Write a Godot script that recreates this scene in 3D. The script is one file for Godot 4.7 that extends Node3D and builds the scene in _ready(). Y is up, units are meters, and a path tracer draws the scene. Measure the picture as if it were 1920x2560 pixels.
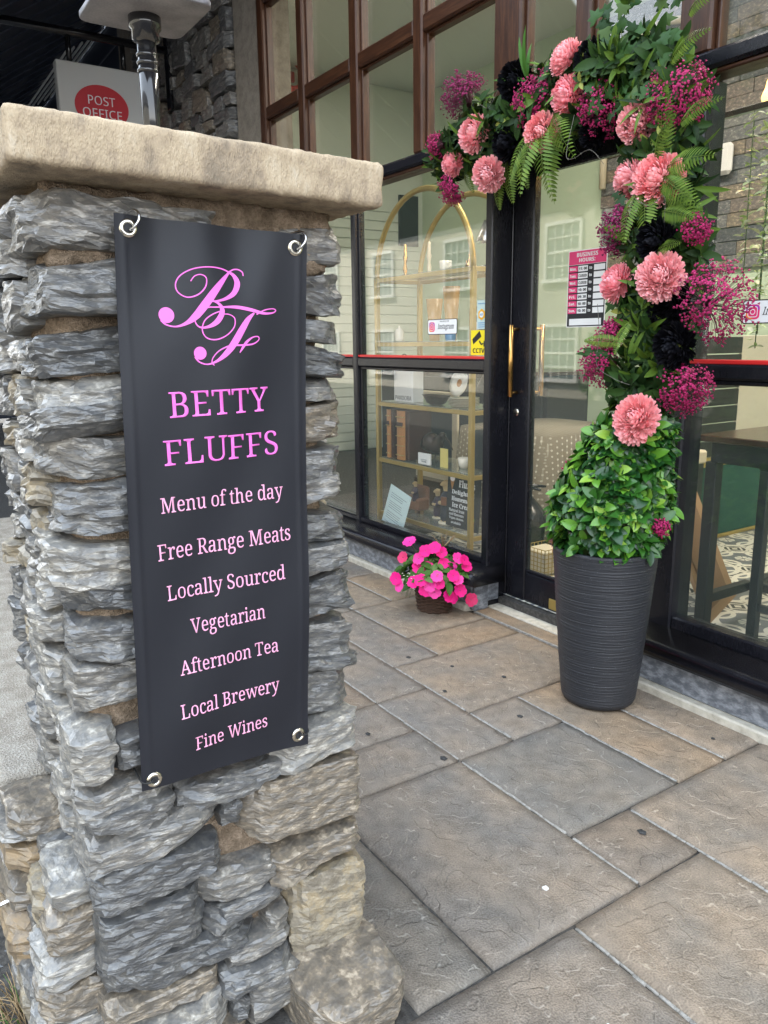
extends Node3D

var M := {}
var T := {}
var rng := RandomNumberGenerator.new()
var fn := FastNoiseLite.new()
var taken := {}

# ---------------------------------------------------------------- helpers
func mb(flat := false) -> SurfaceTool:
	var st := SurfaceTool.new()
	st.begin(Mesh.PRIMITIVE_TRIANGLES)
	if flat:
		st.set_smooth_group(-1)
	return st

func tri(st: SurfaceTool, a: Vector3, b: Vector3, c: Vector3, out: Vector3) -> void:
	if (b - a).cross(c - a).dot(out) > 0.0:
		st.add_vertex(a); st.add_vertex(c); st.add_vertex(b)
	else:
		st.add_vertex(a); st.add_vertex(b); st.add_vertex(c)

func quad(st: SurfaceTool, a: Vector3, b: Vector3, c: Vector3, d: Vector3, out: Vector3) -> void:
	tri(st, a, b, c, out)
	tri(st, a, c, d, out)

func bx(st: SurfaceTool, c: Vector3, s: Vector3, bev := 0.0, bs := Basis()) -> void:
	# a box with chamfered edges
	var h := s * 0.5
	var v := minf(bev, minf(h.x, minf(h.y, h.z)) * 0.9)
	var ax := [Vector3.RIGHT, Vector3.UP, Vector3.BACK]
	for a in 3:
		var b: int = (a + 1) % 3
		var d: int = (a + 2) % 3
		for sg in [-1.0, 1.0]:
			var n: Vector3 = ax[a] * sg
			var o: Vector3 = n * h[a]
			var e: Vector3 = ax[b] * (h[b] - v)
			var f: Vector3 = ax[d] * (h[d] - v)
			quad(st, c + bs * (o - e - f), c + bs * (o + e - f), c + bs * (o + e + f), c + bs * (o - e + f), bs * n)
			if v > 0.0:
				for sb in [-1.0, 1.0]:
					var n2: Vector3 = ax[b] * sb
					var p1: Vector3 = n * h[a] + n2 * (h[b] - v)
					var p2: Vector3 = n * (h[a] - v) + n2 * h[b]
					quad(st, c + bs * (p1 - f), c + bs * (p1 + f), c + bs * (p2 + f), c + bs * (p2 - f), bs * (n + n2))
	if v > 0.0:
		for sx in [-1.0, 1.0]:
			for sy in [-1.0, 1.0]:
				for sz in [-1.0, 1.0]:
					var q := Vector3(sx, sy, sz)
					tri(st, c + bs * (q * Vector3(h.x, h.y - v, h.z - v)), c + bs * (q * Vector3(h.x - v, h.y, h.z - v)), c + bs * (q * Vector3(h.x - v, h.y - v, h.z)), bs * q)

func tube(st: SurfaceTool, pts: Array, r0: float, r1: float, seg := 8, caps := true) -> void:
	var n := pts.size()
	var rings := []
	var side := Vector3.ZERO
	for i in n:
		var p: Vector3 = pts[i]
		var t: Vector3 = ((pts[mini(i + 1, n - 1)] as Vector3) - (pts[maxi(i - 1, 0)] as Vector3)).normalized()
		if side == Vector3.ZERO:
			side = t.cross(Vector3.UP if absf(t.y) < 0.9 else Vector3.RIGHT).normalized()
		side = (side - t * side.dot(t)).normalized()
		var up := side.cross(t)
		var r := lerpf(r0, r1, float(i) / maxf(1, n - 1))
		var ring := []
		for k in seg:
			var a := TAU * k / seg
			ring.append(p + (side * cos(a) + up * sin(a)) * r)
		rings.append(ring)
	for i in n - 1:
		var mid: Vector3 = ((pts[i] as Vector3) + (pts[i + 1] as Vector3)) * 0.5
		for k in seg:
			var k2 := (k + 1) % seg
			var c4: Vector3 = (rings[i][k] + rings[i][k2] + rings[i + 1][k] + rings[i + 1][k2]) * 0.25
			quad(st, rings[i][k], rings[i][k2], rings[i + 1][k2], rings[i + 1][k], c4 - mid)
	if caps:
		for e in [0, n - 1]:
			var o: Vector3 = (pts[0] as Vector3) - (pts[1] as Vector3) if e == 0 else (pts[n - 1] as Vector3) - (pts[n - 2] as Vector3)
			for k in range(1, seg - 1):
				tri(st, rings[e][0], rings[e][k], rings[e][k + 1], o)

func lathe(st: SurfaceTool, prof: Array, seg: int, c := Vector3.ZERO, wob := 0.0) -> void:
	# prof: Vector2(radius, height), from bottom to top; the outside is to the right of the way up
	for i in prof.size() - 1:
		var a: Vector2 = prof[i]
		var b: Vector2 = prof[i + 1]
		var e := b - a
		var nr := Vector2(e.y, -e.x)
		for k in seg:
			var t0 := TAU * k / seg
			var t1 := TAU * ((k + 1) % seg) / seg
			var d0 := Vector3(cos(t0), 0, sin(t0))
			var d1 := Vector3(cos(t1), 0, sin(t1))
			var o := (d0 + d1).normalized() * nr.x + Vector3.UP * nr.y
			var w0 := 1.0
			var w1 := 1.0
			var w2 := 1.0
			var w3 := 1.0
			if wob > 0.0:
				w0 += wob * fn.get_noise_3d(d0.x * 40, a.y * 900, d0.z * 40)
				w1 += wob * fn.get_noise_3d(d1.x * 40, a.y * 900, d1.z * 40)
				w2 += wob * fn.get_noise_3d(d1.x * 40, b.y * 900, d1.z * 40)
				w3 += wob * fn.get_noise_3d(d0.x * 40, b.y * 900, d0.z * 40)
			quad(st, c + d0 * a.x * w0 + Vector3.UP * a.y, c + d1 * a.x * w1 + Vector3.UP * a.y, c + d1 * b.x * w2 + Vector3.UP * b.y, c + d0 * b.x * w3 + Vector3.UP * b.y, o)

func slab_poly(st: SurfaceTool, pts: Array, z0: float, z1: float) -> void:
	# a flat outline in x, y with thickness from z0 to z1
	var pv := PackedVector2Array(pts)
	var ix := Geometry2D.triangulate_polygon(pv)
	for i in range(0, ix.size(), 3):
		var a := pv[ix[i]]
		var b := pv[ix[i + 1]]
		var c := pv[ix[i + 2]]
		tri(st, Vector3(a.x, a.y, z1), Vector3(b.x, b.y, z1), Vector3(c.x, c.y, z1), Vector3.BACK)
		tri(st, Vector3(a.x, a.y, z0), Vector3(b.x, b.y, z0), Vector3(c.x, c.y, z0), Vector3.FORWARD)
	var cw := Geometry2D.is_polygon_clockwise(pv)
	for i in pv.size():
		var a := pv[i]
		var b := pv[(i + 1) % pv.size()]
		var e := b - a
		var o := Vector3(e.y, -e.x, 0) * (-1.0 if cw else 1.0)
		quad(st, Vector3(a.x, a.y, z0), Vector3(b.x, b.y, z0), Vector3(b.x, b.y, z1), Vector3(a.x, a.y, z1), o)

func ell(cx: float, cy: float, rx: float, ry: float, n := 24) -> Array:
	var o := []
	for i in n:
		o.append(Vector2(cx + rx * cos(TAU * i / n), cy + ry * sin(TAU * i / n)))
	return o

func rrect(cx: float, cy: float, w: float, h: float, r: float) -> Array:
	var o := []
	for q in 4:
		var ox: float = (w * 0.5 - r) * [1, -1, -1, 1][q]
		var oy: float = (h * 0.5 - r) * [1, 1, -1, -1][q]
		for k in 5:
			var a := PI * 0.5 * (q + k / 4.0)
			o.append(Vector2(cx + ox + r * cos(a), cy + oy + r * sin(a)))
	return o

func done(st: SurfaceTool) -> ArrayMesh:
	st.generate_normals()
	return st.commit()

func numbered(called: String) -> String:
	if not taken.has(called):
		taken[called] = 0
		return called
	taken[called] += 1
	return "%s_%03d" % [called, taken[called]]

func put(called: String, mesh: Mesh, mat: Material, parent: Node = null, xf := Transform3D()) -> MeshInstance3D:
	var o := MeshInstance3D.new()
	o.mesh = mesh
	o.material_override = mat
	o.transform = xf
	if parent == null:
		o.name = numbered(called)
		add_child(o, true)
	else:
		o.name = called
		parent.add_child(o, true)
	return o

func obj(called: String, st: SurfaceTool, mat: Material, parent: Node = null) -> MeshInstance3D:
	return put(called, done(st), mat, parent)

func box(called: String, c: Vector3, s: Vector3, mat: Material, parent: Node = null, bev := 0.003, bs := Basis()) -> MeshInstance3D:
	var st := mb(true)
	bx(st, c, s, bev, bs)
	return obj(called, st, mat, parent)

func span(called: String, a: Vector3, b: Vector3, mat: Material, parent: Node = null, bev := 0.003) -> MeshInstance3D:
	return box(called, (a + b) * 0.5, (b - a).abs(), mat, parent, bev)

func tag(o: Node, label: String, category: String, group := "") -> Node:
	o.set_meta("label", label)
	o.set_meta("category", category)
	if group != "":
		o.set_meta("group", group)
	return o

func thing(called: String, label: String, category: String, at := Vector3.ZERO, group := "") -> Node3D:
	var o := Node3D.new()
	o.name = numbered(called)
	add_child(o, true)
	o.position = at
	tag(o, label, category, group)
	return o

func part(called: String, parent: Node) -> Node3D:
	var o := Node3D.new()
	o.name = called
	parent.add_child(o, true)
	return o

func structure(o: Node) -> Node:
	o.set_meta("kind", "structure")
	return o

func stuff(o: Node) -> Node:
	o.set_meta("kind", "stuff")
	return o

func text(said: String, face: String, at: Vector3, w: float, h: float, mat: Material, parent: Node, bs := Basis(), bold := false, called := "lettering") -> MeshInstance3D:
	# lettering w wide and h tall (ink box), its middle at AT
	var f := SystemFont.new()
	f.font_names = PackedStringArray([face])
	if bold:
		f.font_weight = 700
	var tm := TextMesh.new()
	tm.text = said
	tm.font = f
	tm.font_size = 64
	tm.pixel_size = 0.001
	tm.depth = 0.001
	tm.curve_step = 0.6
	var bb := tm.get_aabb()
	var sx := w / maxf(bb.size.x, 1e-4)
	var sy := h / maxf(bb.size.y, 1e-4)
	var b2 := bs * Basis.from_scale(Vector3(sx, sy, 1))
	var o := put(called, tm, mat, parent)
	o.transform = Transform3D(b2, at - b2 * Vector3(bb.get_center().x, bb.get_center().y, 0))
	return o

func smooth_path(pts: Array, per: int) -> Array:
	# Catmull-Rom through arrays of floats
	var o := []
	var n := pts.size()
	for i in n - 1:
		var a = pts[maxi(i - 1, 0)]
		var b = pts[i]
		var c = pts[i + 1]
		var d = pts[mini(i + 2, n - 1)]
		for k in per:
			var t := float(k) / per
			var r := []
			for j in b.size():
				r.append(0.5 * (2.0 * b[j] + (c[j] - a[j]) * t + (2.0 * a[j] - 5.0 * b[j] + 4.0 * c[j] - d[j]) * t * t + (3.0 * b[j] - a[j] - 3.0 * c[j] + d[j]) * t * t * t))
			o.append(r)
	o.append(pts[n - 1])
	return o

func v3path(pts: Array, per: int) -> Array:
	var q := []
	for p in pts:
		q.append([p.x, p.y, p.z])
	var o := []
	for r in smooth_path(q, per):
		o.append(Vector3(r[0], r[1], r[2]))
	return o

# ---------------------------------------------------------------- textures and materials
func noise_bytes(size: int, freq: float, octaves: int, sd: int, kind := FastNoiseLite.TYPE_SIMPLEX_SMOOTH, fractal := FastNoiseLite.FRACTAL_FBM) -> PackedByteArray:
	var n := FastNoiseLite.new()
	n.noise_type = kind
	n.seed = sd
	n.frequency = freq
	n.fractal_type = fractal
	n.fractal_octaves = octaves
	var im := n.get_seamless_image(size, size)
	im.convert(Image.FORMAT_L8)
	return im.get_data()

func ramp_image(size: int, layers: Array, weights: Array, stops: Array) -> ImageTexture:
	# stops: [value 0..1, linear colour]
	var lut := []
	for i in 256:
		var v := i / 255.0
		var c: Color = stops[stops.size() - 1][1]
		for k in stops.size() - 1:
			if v <= stops[k + 1][0]:
				var t: float = clampf((v - stops[k][0]) / maxf(stops[k + 1][0] - stops[k][0], 1e-4), 0.0, 1.0)
				c = (stops[k][1] as Color).lerp(stops[k + 1][1], t)
				break
		c = c.linear_to_srgb()
		lut.append([c.r8, c.g8, c.b8])
	var data := PackedByteArray()
	data.resize(size * size * 3)
	var nl := layers.size()
	for i in size * size:
		var v := 0.0
		for k in nl:
			v += layers[k][i] * weights[k]
		var q = lut[clampi(int(v), 0, 255)]
		data[i * 3] = q[0]
		data[i * 3 + 1] = q[1]
		data[i * 3 + 2] = q[2]
	var im := Image.create_from_data(size, size, false, Image.FORMAT_RGB8, data)
	return ImageTexture.create_from_image(im)

func grey_image(size: int, layers: Array, weights: Array, offset := 0.0) -> ImageTexture:
	var data := PackedByteArray()
	data.resize(size * size)
	var nl := layers.size()
	for i in size * size:
		var v := offset
		for k in nl:
			v += layers[k][i] * weights[k]
		data[i] = clampi(int(v), 0, 255)
	return ImageTexture.create_from_image(Image.create_from_data(size, size, false, Image.FORMAT_L8, data))

func mat(called: String, lin: Color, rough := 0.6, spec := 0.5, metal := 0.0) -> StandardMaterial3D:
	var m := StandardMaterial3D.new()
	m.resource_name = called
	m.albedo_color = lin.linear_to_srgb()
	m.roughness = rough
	m.metallic_specular = spec
	m.metallic = metal
	M[called] = m
	return m

func skin(m: StandardMaterial3D, albedo: Texture2D, scale: Vector3, bump: Texture2D = null, bump_cm := 0.0, offset := Vector3.ZERO) -> StandardMaterial3D:
	m.uv1_triplanar = true
	m.uv1_world_triplanar = true
	m.uv1_scale = scale
	m.uv1_offset = offset
	m.uv1_triplanar_sharpness = 4.0
	if albedo:
		m.albedo_texture = albedo
	if bump:
		m.heightmap_enabled = true
		m.heightmap_texture = bump
		m.heightmap_scale = bump_cm
	return m

func c3(r: float, g: float, b: float) -> Color:
	return Color(r, g, b)

func make_materials() -> void:
	fn.noise_type = FastNoiseLite.TYPE_SIMPLEX_SMOOTH
	fn.seed = 7
	fn.frequency = 0.02
	var fine := noise_bytes(512, 0.09, 4, 3)
	var mid := noise_bytes(512, 0.02, 5, 5)
	var big := noise_bytes(512, 0.007, 4, 8)
	var ridg := noise_bytes(512, 0.013, 5, 11, FastNoiseLite.TYPE_SIMPLEX_SMOOTH, FastNoiseLite.FRACTAL_RIDGED)
	var rid2 := noise_bytes(512, 0.035, 4, 13, FastNoiseLite.TYPE_SIMPLEX_SMOOTH, FastNoiseLite.FRACTAL_RIDGED)
	var cell := noise_bytes(512, 0.12, 2, 19, FastNoiseLite.TYPE_CELLULAR)
	var grit := noise_bytes(512, 0.35, 2, 23)
	T.slate_bump = grey_image(512, [ridg, rid2, grit], [0.5, 0.45, 0.12])
	var rb := PackedByteArray(); rb.resize(512 * 512)
	for i in 512 * 512:
		rb[i] = mid[(i / 512 * 5 % 512) * 512 + ((i % 512) / 12 + 7 * (i / 512)) % 512] / 2 + fine[(i / 512) * 512 + (i % 512) / 24] / 2
	T.rib_bump = ImageTexture.create_from_image(Image.create_from_data(512, 512, false, Image.FORMAT_L8, rb))
	T.fine_bump = grey_image(512, [fine, grit], [0.5, 0.5])
	T.cell_bump = grey_image(512, [cell, grit], [0.7, 0.3])
	# slate: grey and blue grey beds, pale streaks, few brown stains
	T.slate = ramp_image(512, [mid, fine, ridg], [0.55, 0.25, 0.2], [[0.0, c3(.06, .062, .067)], [0.4, c3(.1, .102, .106)], [0.52, c3(.13, .13, .129)], [0.62, c3(.16, .154, .144)], [0.7, c3(.24, .235, .225)], [1.0, c3(.52, .52, .5)]])
	T.tan = ramp_image(512, [mid, fine, big], [0.4, 0.2, 0.4], [[0.0, c3(.12, .1, .08)], [0.38, c3(.24, .21, .17)], [0.52, c3(.36, .32, .26)], [0.66, c3(.42, .34, .23)], [1.0, c3(.58, .52, .44)]])
	var kinds := [["slate_a", c3(.95, .94, .92), "slate"], ["slate_b", c3(.66, .665, .67), "slate"], ["slate_c", c3(1.26, 1.2, 1.11), "slate"], ["slate_d", c3(1.3, 1.11, .88), "slate"], ["slate_e", c3(1.75, 1.67, 1.53), "slate"], ["tan_a", c3(.72, .7, .64), "tan"], ["tan_b", c3(.72, .62, .5), "tan"]]
	for i in kinds.size():
		var k = kinds[i]
		var m := mat(k[0], k[1], 0.32 if k[2] == "slate" else 0.5, 0.6)
		skin(m, T[k[2]], Vector3(2.4, 6.5, 2.4) if k[2] == "slate" else Vector3(3.2, 4.2, 3.2), T.slate_bump, 0.22, Vector3(0.37 * i, 0.61 * i, 0.23 * i))
	skin(mat("mortar", c3(1, 1, 1), 0.95, 0.2), ramp_image(512, [fine, mid, grit], [.3, .5, .2], [[0.0, c3(.09, .065, .045)], [0.45, c3(.2, .15, .105)], [0.6, c3(.28, .21, .15)], [1.0, c3(.42, .34, .26)]]), Vector3(3, 3, 3), T.fine_bump, 0.6)
	# cast concrete cap
	skin(mat("cap_concrete", c3(.88, .89, .92), 0.85, 0.3), ramp_image(512, [big, mid, fine, grit], [.4, .3, .15, .15], [[0.0, c3(.14, .12, .09)], [0.36, c3(.3, .235, .165)], [0.46, c3(.4, .31, .21)], [0.58, c3(.48, .375, .25)], [0.7, c3(.53, .43, .3)], [1.0, c3(.66, .58, .46)]]), Vector3(2.6, 1.3, 2.6), T.fine_bump, 0.3, Vector3(.2, .1, .4))
	# exposed aggregate coping
	skin(mat("aggregate", c3(1, 1, 1), 0.9, 0.3), ramp_image(512, [cell, grit, big], [.45, .3, .25], [[0.0, c3(.1, .09, .075)], [0.35, c3(.24, .21, .175)], [0.55, c3(.36, .33, .285)], [1.0, c3(.6, .57, .52)]]), Vector3(3.4, 3.4, 3.4), T.cell_bump, 0.6)
	# riven paving: terraces of a broad noise, light worn edges along them
	var terr := noise_bytes(1024, 0.0034, 5, 41)
	var t2 := noise_bytes(1024, 0.02, 3, 43)
	var g2 := noise_bytes(1024, 0.22, 3, 47)
	var b2 := noise_bytes(1024, 0.004, 3, 53)
	var hd := PackedByteArray(); hd.resize(1024 * 1024)
	var cd := PackedByteArray(); cd.resize(1024 * 1024 * 3)
	for i in 1024 * 1024:
		var v := terr[i] / 255.0 * 5.0 + (t2[i] / 255.0 - 0.5) * 0.34
		var fr := v - floorf(v)
		var st := smoothstep(0.0, 0.09, fr)
		var edge := maxf(0.0, 1.0 - absf(fr - 0.05) / 0.05) * smoothstep(100.0, 165.0, float(b2[(i * 7) % 1048576]))
		hd[i] = clampi(int(70 + (st - fr) * 50.0 + t2[i] * 0.1 + g2[i] * 0.2), 0, 255)
		var gg := (g2[i] / 255.0 - 0.5)
		var w := b2[i] / 255.0
		var l := 0.94 + gg * 0.85 + (t2[i] / 255.0 - 0.5) * 0.4
		var r := lerpf(.185, .27, w) * l
		var g := lerpf(.168, .214, w) * l
		var b := lerpf(.15, .162, w) * l
		var cc := Color(r, g, b).lerp(Color(.42, .37, .31), edge * 0.75).linear_to_srgb()
		cd[i * 3] = clampi(cc.r8, 0, 255)
		cd[i * 3 + 1] = clampi(cc.g8, 0, 255)
		cd[i * 3 + 2] = clampi(cc.b8, 0, 255)
	T.pave = ImageTexture.create_from_image(Image.create_from_data(1024, 1024, false, Image.FORMAT_RGB8, cd))
	T.pave_bump = ImageTexture.create_from_image(Image.create_from_data(1024, 1024, false, Image.FORMAT_L8, hd))
	for i in 6:
		var tone: Color = [c3(1, 1, 1), c3(1.12, 1.06, .98), c3(.86, .9, .93), c3(.95, .95, .95), c3(1.15, 1.02, .86), c3(.9, .86, .82)][i]
		skin(mat("paving_%d" % i, tone, 0.72, 0.4), T.pave, Vector3(.8, .8, .8), T.pave_bump, 1.25, Vector3(.31 * i, 0, .47 * i))
	skin(mat("joint_dark", c3(1, 1, 1), .95, .2), ramp_image(512, [grit, mid], [.5, .5], [[0.0, c3(.03, .03, .03)], [.5, c3(.075, .07, .065)], [1.0, c3(.2, .19, .17)]]), Vector3(4, 4, 4), T.fine_bump, .3)
	skin(mat("joint_pale", c3(1, 1, 1), .9, .3), ramp_image(512, [grit, mid], [.5, .5], [[0.0, c3(.12, .11, .1)], [.45, c3(.3, .285, .26)], [1.0, c3(.55, .53, .5)]]), Vector3(4, 4, 4), T.fine_bump, .3)
	skin(mat("tarmac", c3(1, 1, 1), .9, .3), ramp_image(512, [cell, grit], [.5, .5], [[0.0, c3(.02, .02, .02)], [.5, c3(.055, .055, .055)], [1.0, c3(.16, .16, .16)]]), Vector3(2, 2, 2), T.cell_bump, .5)
	skin(mat("pebble", c3(1, 1, 1), .6, .5), ramp_image(512, [mid, grit], [.6, .4], [[0.0, c3(.05, .055, .06)], [.5, c3(.13, .14, .15)], [1.0, c3(.36, .36, .35)]]), Vector3(3, 3, 3))
	# shopfront paints and woods
	skin(mat("black_paint", c3(.8, .8, .88), .25, .42), ramp_image(512, [big, fine], [.6, .4], [[0.0, c3(.008, .008, .01)], [.6, c3(.014, .014, .017)], [1.0, c3(.03, .028, .028)]]), Vector3(2, .7, 2), T.fine_bump, .035)
	skin(mat("brown_wood", c3(.62, .58, .55), .4, .4), ramp_image(512, [mid, fine, big], [.4, .3, .3], [[0.0, c3(.022, .01, .006)], [.45, c3(.065, .026, .013)], [.6, c3(.1, .042, .02)], [1.0, c3(.17, .08, .04)]]), Vector3(7, .5, 7), T.fine_bump, .03)
	skin(mat("brown_wood_rail", c3(.58, .54, .51), .4, .4), M.brown_wood.albedo_texture, Vector3(.5, 7, 7), T.fine_bump, .03)
	skin(mat("plinth_stone", c3(1, 1, 1), .38, .5), ramp_image(512, [mid, ridg, fine], [.5, .3, .2], [[0.0, c3(.04, .045, .055)], [.45, c3(.13, .14, .16)], [.6, c3(.22, .235, .26)], [1.0, c3(.45, .46, .49)]]), Vector3(1.6, 3.0, 1.6), T.fine_bump, .1)
	skin(mat("cream_stone", c3(1, 1, 1), .85, .3), ramp_image(512, [mid, grit], [.6, .4], [[0.0, c3(.26, .23, .19)], [.5, c3(.5, .46, .38)], [1.0, c3(.66, .62, .54)]]), Vector3(2, 2, 2), T.fine_bump, .1)
	mat("red_tape", c3(.62, .022, .022), .4)
	var gl := mat("glass", Color(.6, .75, .68), .02, .5)
	gl.albedo_color = Color(.55, .66, .6, .03)
	gl.transparency = BaseMaterial3D.TRANSPARENCY_ALPHA
	mat("brass", c3(.62, .36, .12), .22, .5, 1.0)
	mat("gold_paint", c3(.44, .32, .1), .35, .5, .55)
	mat("nickel", c3(.62, .58, .5), .2, .5, 1.0)
	mat("steel", c3(.62, .62, .63), .22, .5, 1.0)
	mat("wire", c3(.14, .13, .11), .5, .4, .5)
	mat("black_gloss", c3(.012, .012, .014), .12, .6)
	skin(mat("plate_paint", c3(1, 1, 1), .6, .4), ramp_image(512, [big, fine], [.6, .4], [[0.0, c3(.09, .09, .1)], [.5, c3(.17, .165, .18)], [1.0, c3(.25, .24, .25)]]), Vector3(4, 4, 4))
	# banner
	skin(mat("banner_vinyl", c3(.85, .85, .88), .48, .4), ramp_image(512, [fine, grit], [.5, .5], [[0.0, c3(.011, .012, .016)], [1.0, c3(.021, .022, .029)]]), Vector3(14, 14, 14), T.fine_bump, .012)
	mat("banner_pink", c3(.85, .17, .62), .5, .4)
	mat("banner_pink_text", c3(.88, .4, .6), .5, .4)
	mat("black_cord", c3(.015, .015, .015), .7)
	# planter: ribbed grey plastic with light flecks
	var spk := PackedByteArray(); spk.resize(512 * 512 * 3)
	var r2 := RandomNumberGenerator.new(); r2.seed = 5
	for i in 512 * 512:
		var q: int = 50 + grit[i] / 12
		spk[i * 3] = q - 4; spk[i * 3 + 1] = q - 3; spk[i * 3 + 2] = q
	for i in 520:
		var px := r2.randi_range(1, 510)
		var py := r2.randi_range(1, 510)
		var br := r2.randi_range(150, 250)
		for d in ([Vector2i(0, 0)] if r2.randf() < .7 else [Vector2i(0, 0), Vector2i(1, 0)]):
			var j: int = ((py + d.y) * 512 + px + d.x) * 3
			spk[j] = br; spk[j + 1] = br; spk[j + 2] = br
	skin(mat("planter_plastic", c3(.62, .63, .68), .5, .45), ImageTexture.create_from_image(Image.create_from_data(512, 512, false, Image.FORMAT_RGB8, spk)), Vector3(2.6, 2.6, 2.6), T.rib_bump, .25)
	skin(mat("wicker", c3(1, 1, 1), .65, .4), ramp_image(512, [fine, mid], [.5, .5], [[0.0, c3(.02, .012, .009)], [.5, c3(.07, .038, .025)], [1.0, c3(.17, .1, .065)]]), Vector3(8, 8, 8))
	mat("soil", c3(.03, .02, .013), .95)
	# plants (vertex colours carry each leaf's own pigment)
	for a in [["leaf_dark", c3(.017, .055, .016), .38], ["leaf_mid", c3(.03, .1, .018), .36], ["leaf_light", c3(.16, .34, .03), .4], ["leaf_lime", c3(.26, .42, .05), .4], ["leaf_ivy", c3(.022, .06, .026), .42], ["leaf_fern", c3(.085, .16, .018), .5], ["leaf_soft", c3(.07, .14, .025), .55]]:
		var m := mat(a[0], a[1], a[2], .5)
		m.backlight_enabled = true
		m.backlight = (a[1] as Color * 0.9).linear_to_srgb()
	var pk := mat("petal_pink", c3(1, 1, 1), .75, .3)
	pk.vertex_color_use_as_albedo = true
	pk.backlight_enabled = true
	pk.backlight = Color(.55, .3, .33)
	mat("petal_black", c3(.006, .006, .009), .6, .3)
	mat("petal_burgundy", c3(.36, .014, .1), .6, .4)
	mat("petal_wine", c3(.2, .008, .07), .6, .4)
	var im2 := mat("petal_magenta", c3(.86, .02, .25), .55, .3)
	im2.backlight_enabled = true
	im2.backlight = Color(.6, .05, .25)
	mat("petal_rose", c3(.8, .03, .3), .55)
	mat("petal_white", c3(.75, .72, .6), .7)
	mat("petal_deep", c3(.6, .02, .12), .6)
	mat("stem_green", c3(.06, .1, .025), .6)
	mat("stem_dry", c3(.34, .24, .13), .8)
	mat("stem_wine", c3(.08, .02, .03), .6)
	# interior
	mat("wall_sage", c3(.5, .6, .43), .8)
	mat("wall_white", c3(.6, .65, .57), .75)
	mat("wall_cream", c3(.6, .56, .44), .8)
	mat("ceiling_white", c3(.7, .7, .67), .85)
	mat("dark_board", c3(.014, .014, .017), .45)
	mat("green_panel", c3(.008, .07, .05), .6)
	mat("dark_wood", c3(.05, .024, .014), .2)
	mat("shelf_glass", c3(.3, .36, .33), .08)
	M.shelf_glass.transparency = BaseMaterial3D.TRANSPARENCY_ALPHA
	M.shelf_glass.albedo_color.a = .25
	skin(mat("display_wood", c3(1, 1, 1), .5), ramp_image(512, [mid, fine], [.6, .4], [[0.0, c3(.1, .06, .035)], [.5, c3(.22, .14, .085)], [1.0, c3(.36, .25, .16)]]), Vector3(.8, 6, 6))
	mat("paper_white", c3(.72, .72, .7), .8)
	mat("paper_blue", c3(.5, .62, .6), .8)
	mat("ink", c3(.015, .015, .018), .7)
	mat("ink_grey", c3(.2, .23, .24), .8)
	mat("ivory", c3(.66, .58, .42), .4)
	mat("china", c3(.72, .68, .58), .15)
	mat("leather_tan", c3(.42, .19, .055), .5)
	mat("leather_brown", c3(.06, .022, .012), .5)
	mat("bronze", c3(.05, .03, .02), .35, .5, .4)
	mat("cardboard", c3(.38, .24, .13), .85)
	mat("cardboard_dark", c3(.24, .145, .08), .9)
	mat("bin_bag", c3(.012, .012, .013), .25)
	mat("yellow", c3(.85, .68, .01), .55)
	mat("note_yellow", c3(.62, .52, .16), .8)
	mat("white_print", c3(.8, .8, .8), .6)
	mat("hot_pink", c3(.72, .04, .17), .55)
	mat("insta_purple", c3(.35, .03, .42), .5)
	mat("insta_orange", c3(.85, .22, .03), .5)
	mat("insta_red", c3(.78, .03, .16), .5)
	mat("sticker_blue", c3(.12, .28, .5), .6)
	mat("sign_red", c3(.58, .016, .03), .5)
	mat("sign_white", c3(.62, .62, .6), .5)
	mat("navy_cloth", c3(.012, .014, .03), .8)
	mat("purple_cloth", c3(.03, .012, .035), .7)
	mat("fur_cream", c3(.5, .36, .18), .8)
	mat("chair_leather", c3(.16, .06, .025), .45)
	mat("alarm_red", c3(.42, .03, .02), .35)
	mat("amber_glass", c3(.5, .3, .1), .15)
	mat("navy_timber", c3(.02, .028, .05), .6)
	
	skin(mat("plaster", c3(1, 1, 1), .9), ramp_image(512, [mid, fine], [.6, .4], [[0.0, c3(.14, .12, .1)], [.5, c3(.23, .2, .165)], [1.0, c3(.3, .27, .23)]]), Vector3(1, 1, 1), T.fine_bump, .2)
	skin(mat("roughcast", c3(1, 1, 1), .95, .2), ramp_image(512, [cell, mid, grit], [.4, .35, .25], [[0.0, c3(.3, .29, .25)], [.5, c3(.5, .48, .42)], [1.0, c3(.66, .63, .56)]]), Vector3(1.0, 1.0, 1.0), T.cell_bump, 2.0)
	skin(mat("roof_slate", c3(.38, .4, .43), .6), T.slate, Vector3(1, 1, 1))
	mat("window_dark", c3(.02, .03, .04), .1)
	mat("curtain", c3(.1, .14, .15), .25)
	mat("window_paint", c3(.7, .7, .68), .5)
	for i in 6:
		var tn: Color = [c3(.2, .21, .22), c3(.3, .3, .29), c3(.36, .3, .23), c3(.25, .25, .25), c3(.3, .25, .22), c3(.16, .17, .18)][i]
		skin(mat("clad_%d" % i, tn * 4.2, .65), T.slate, Vector3(2.5, 4, 2.5), null, 0.0, Vector3(.2 * i, .4 * i, 0))

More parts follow.
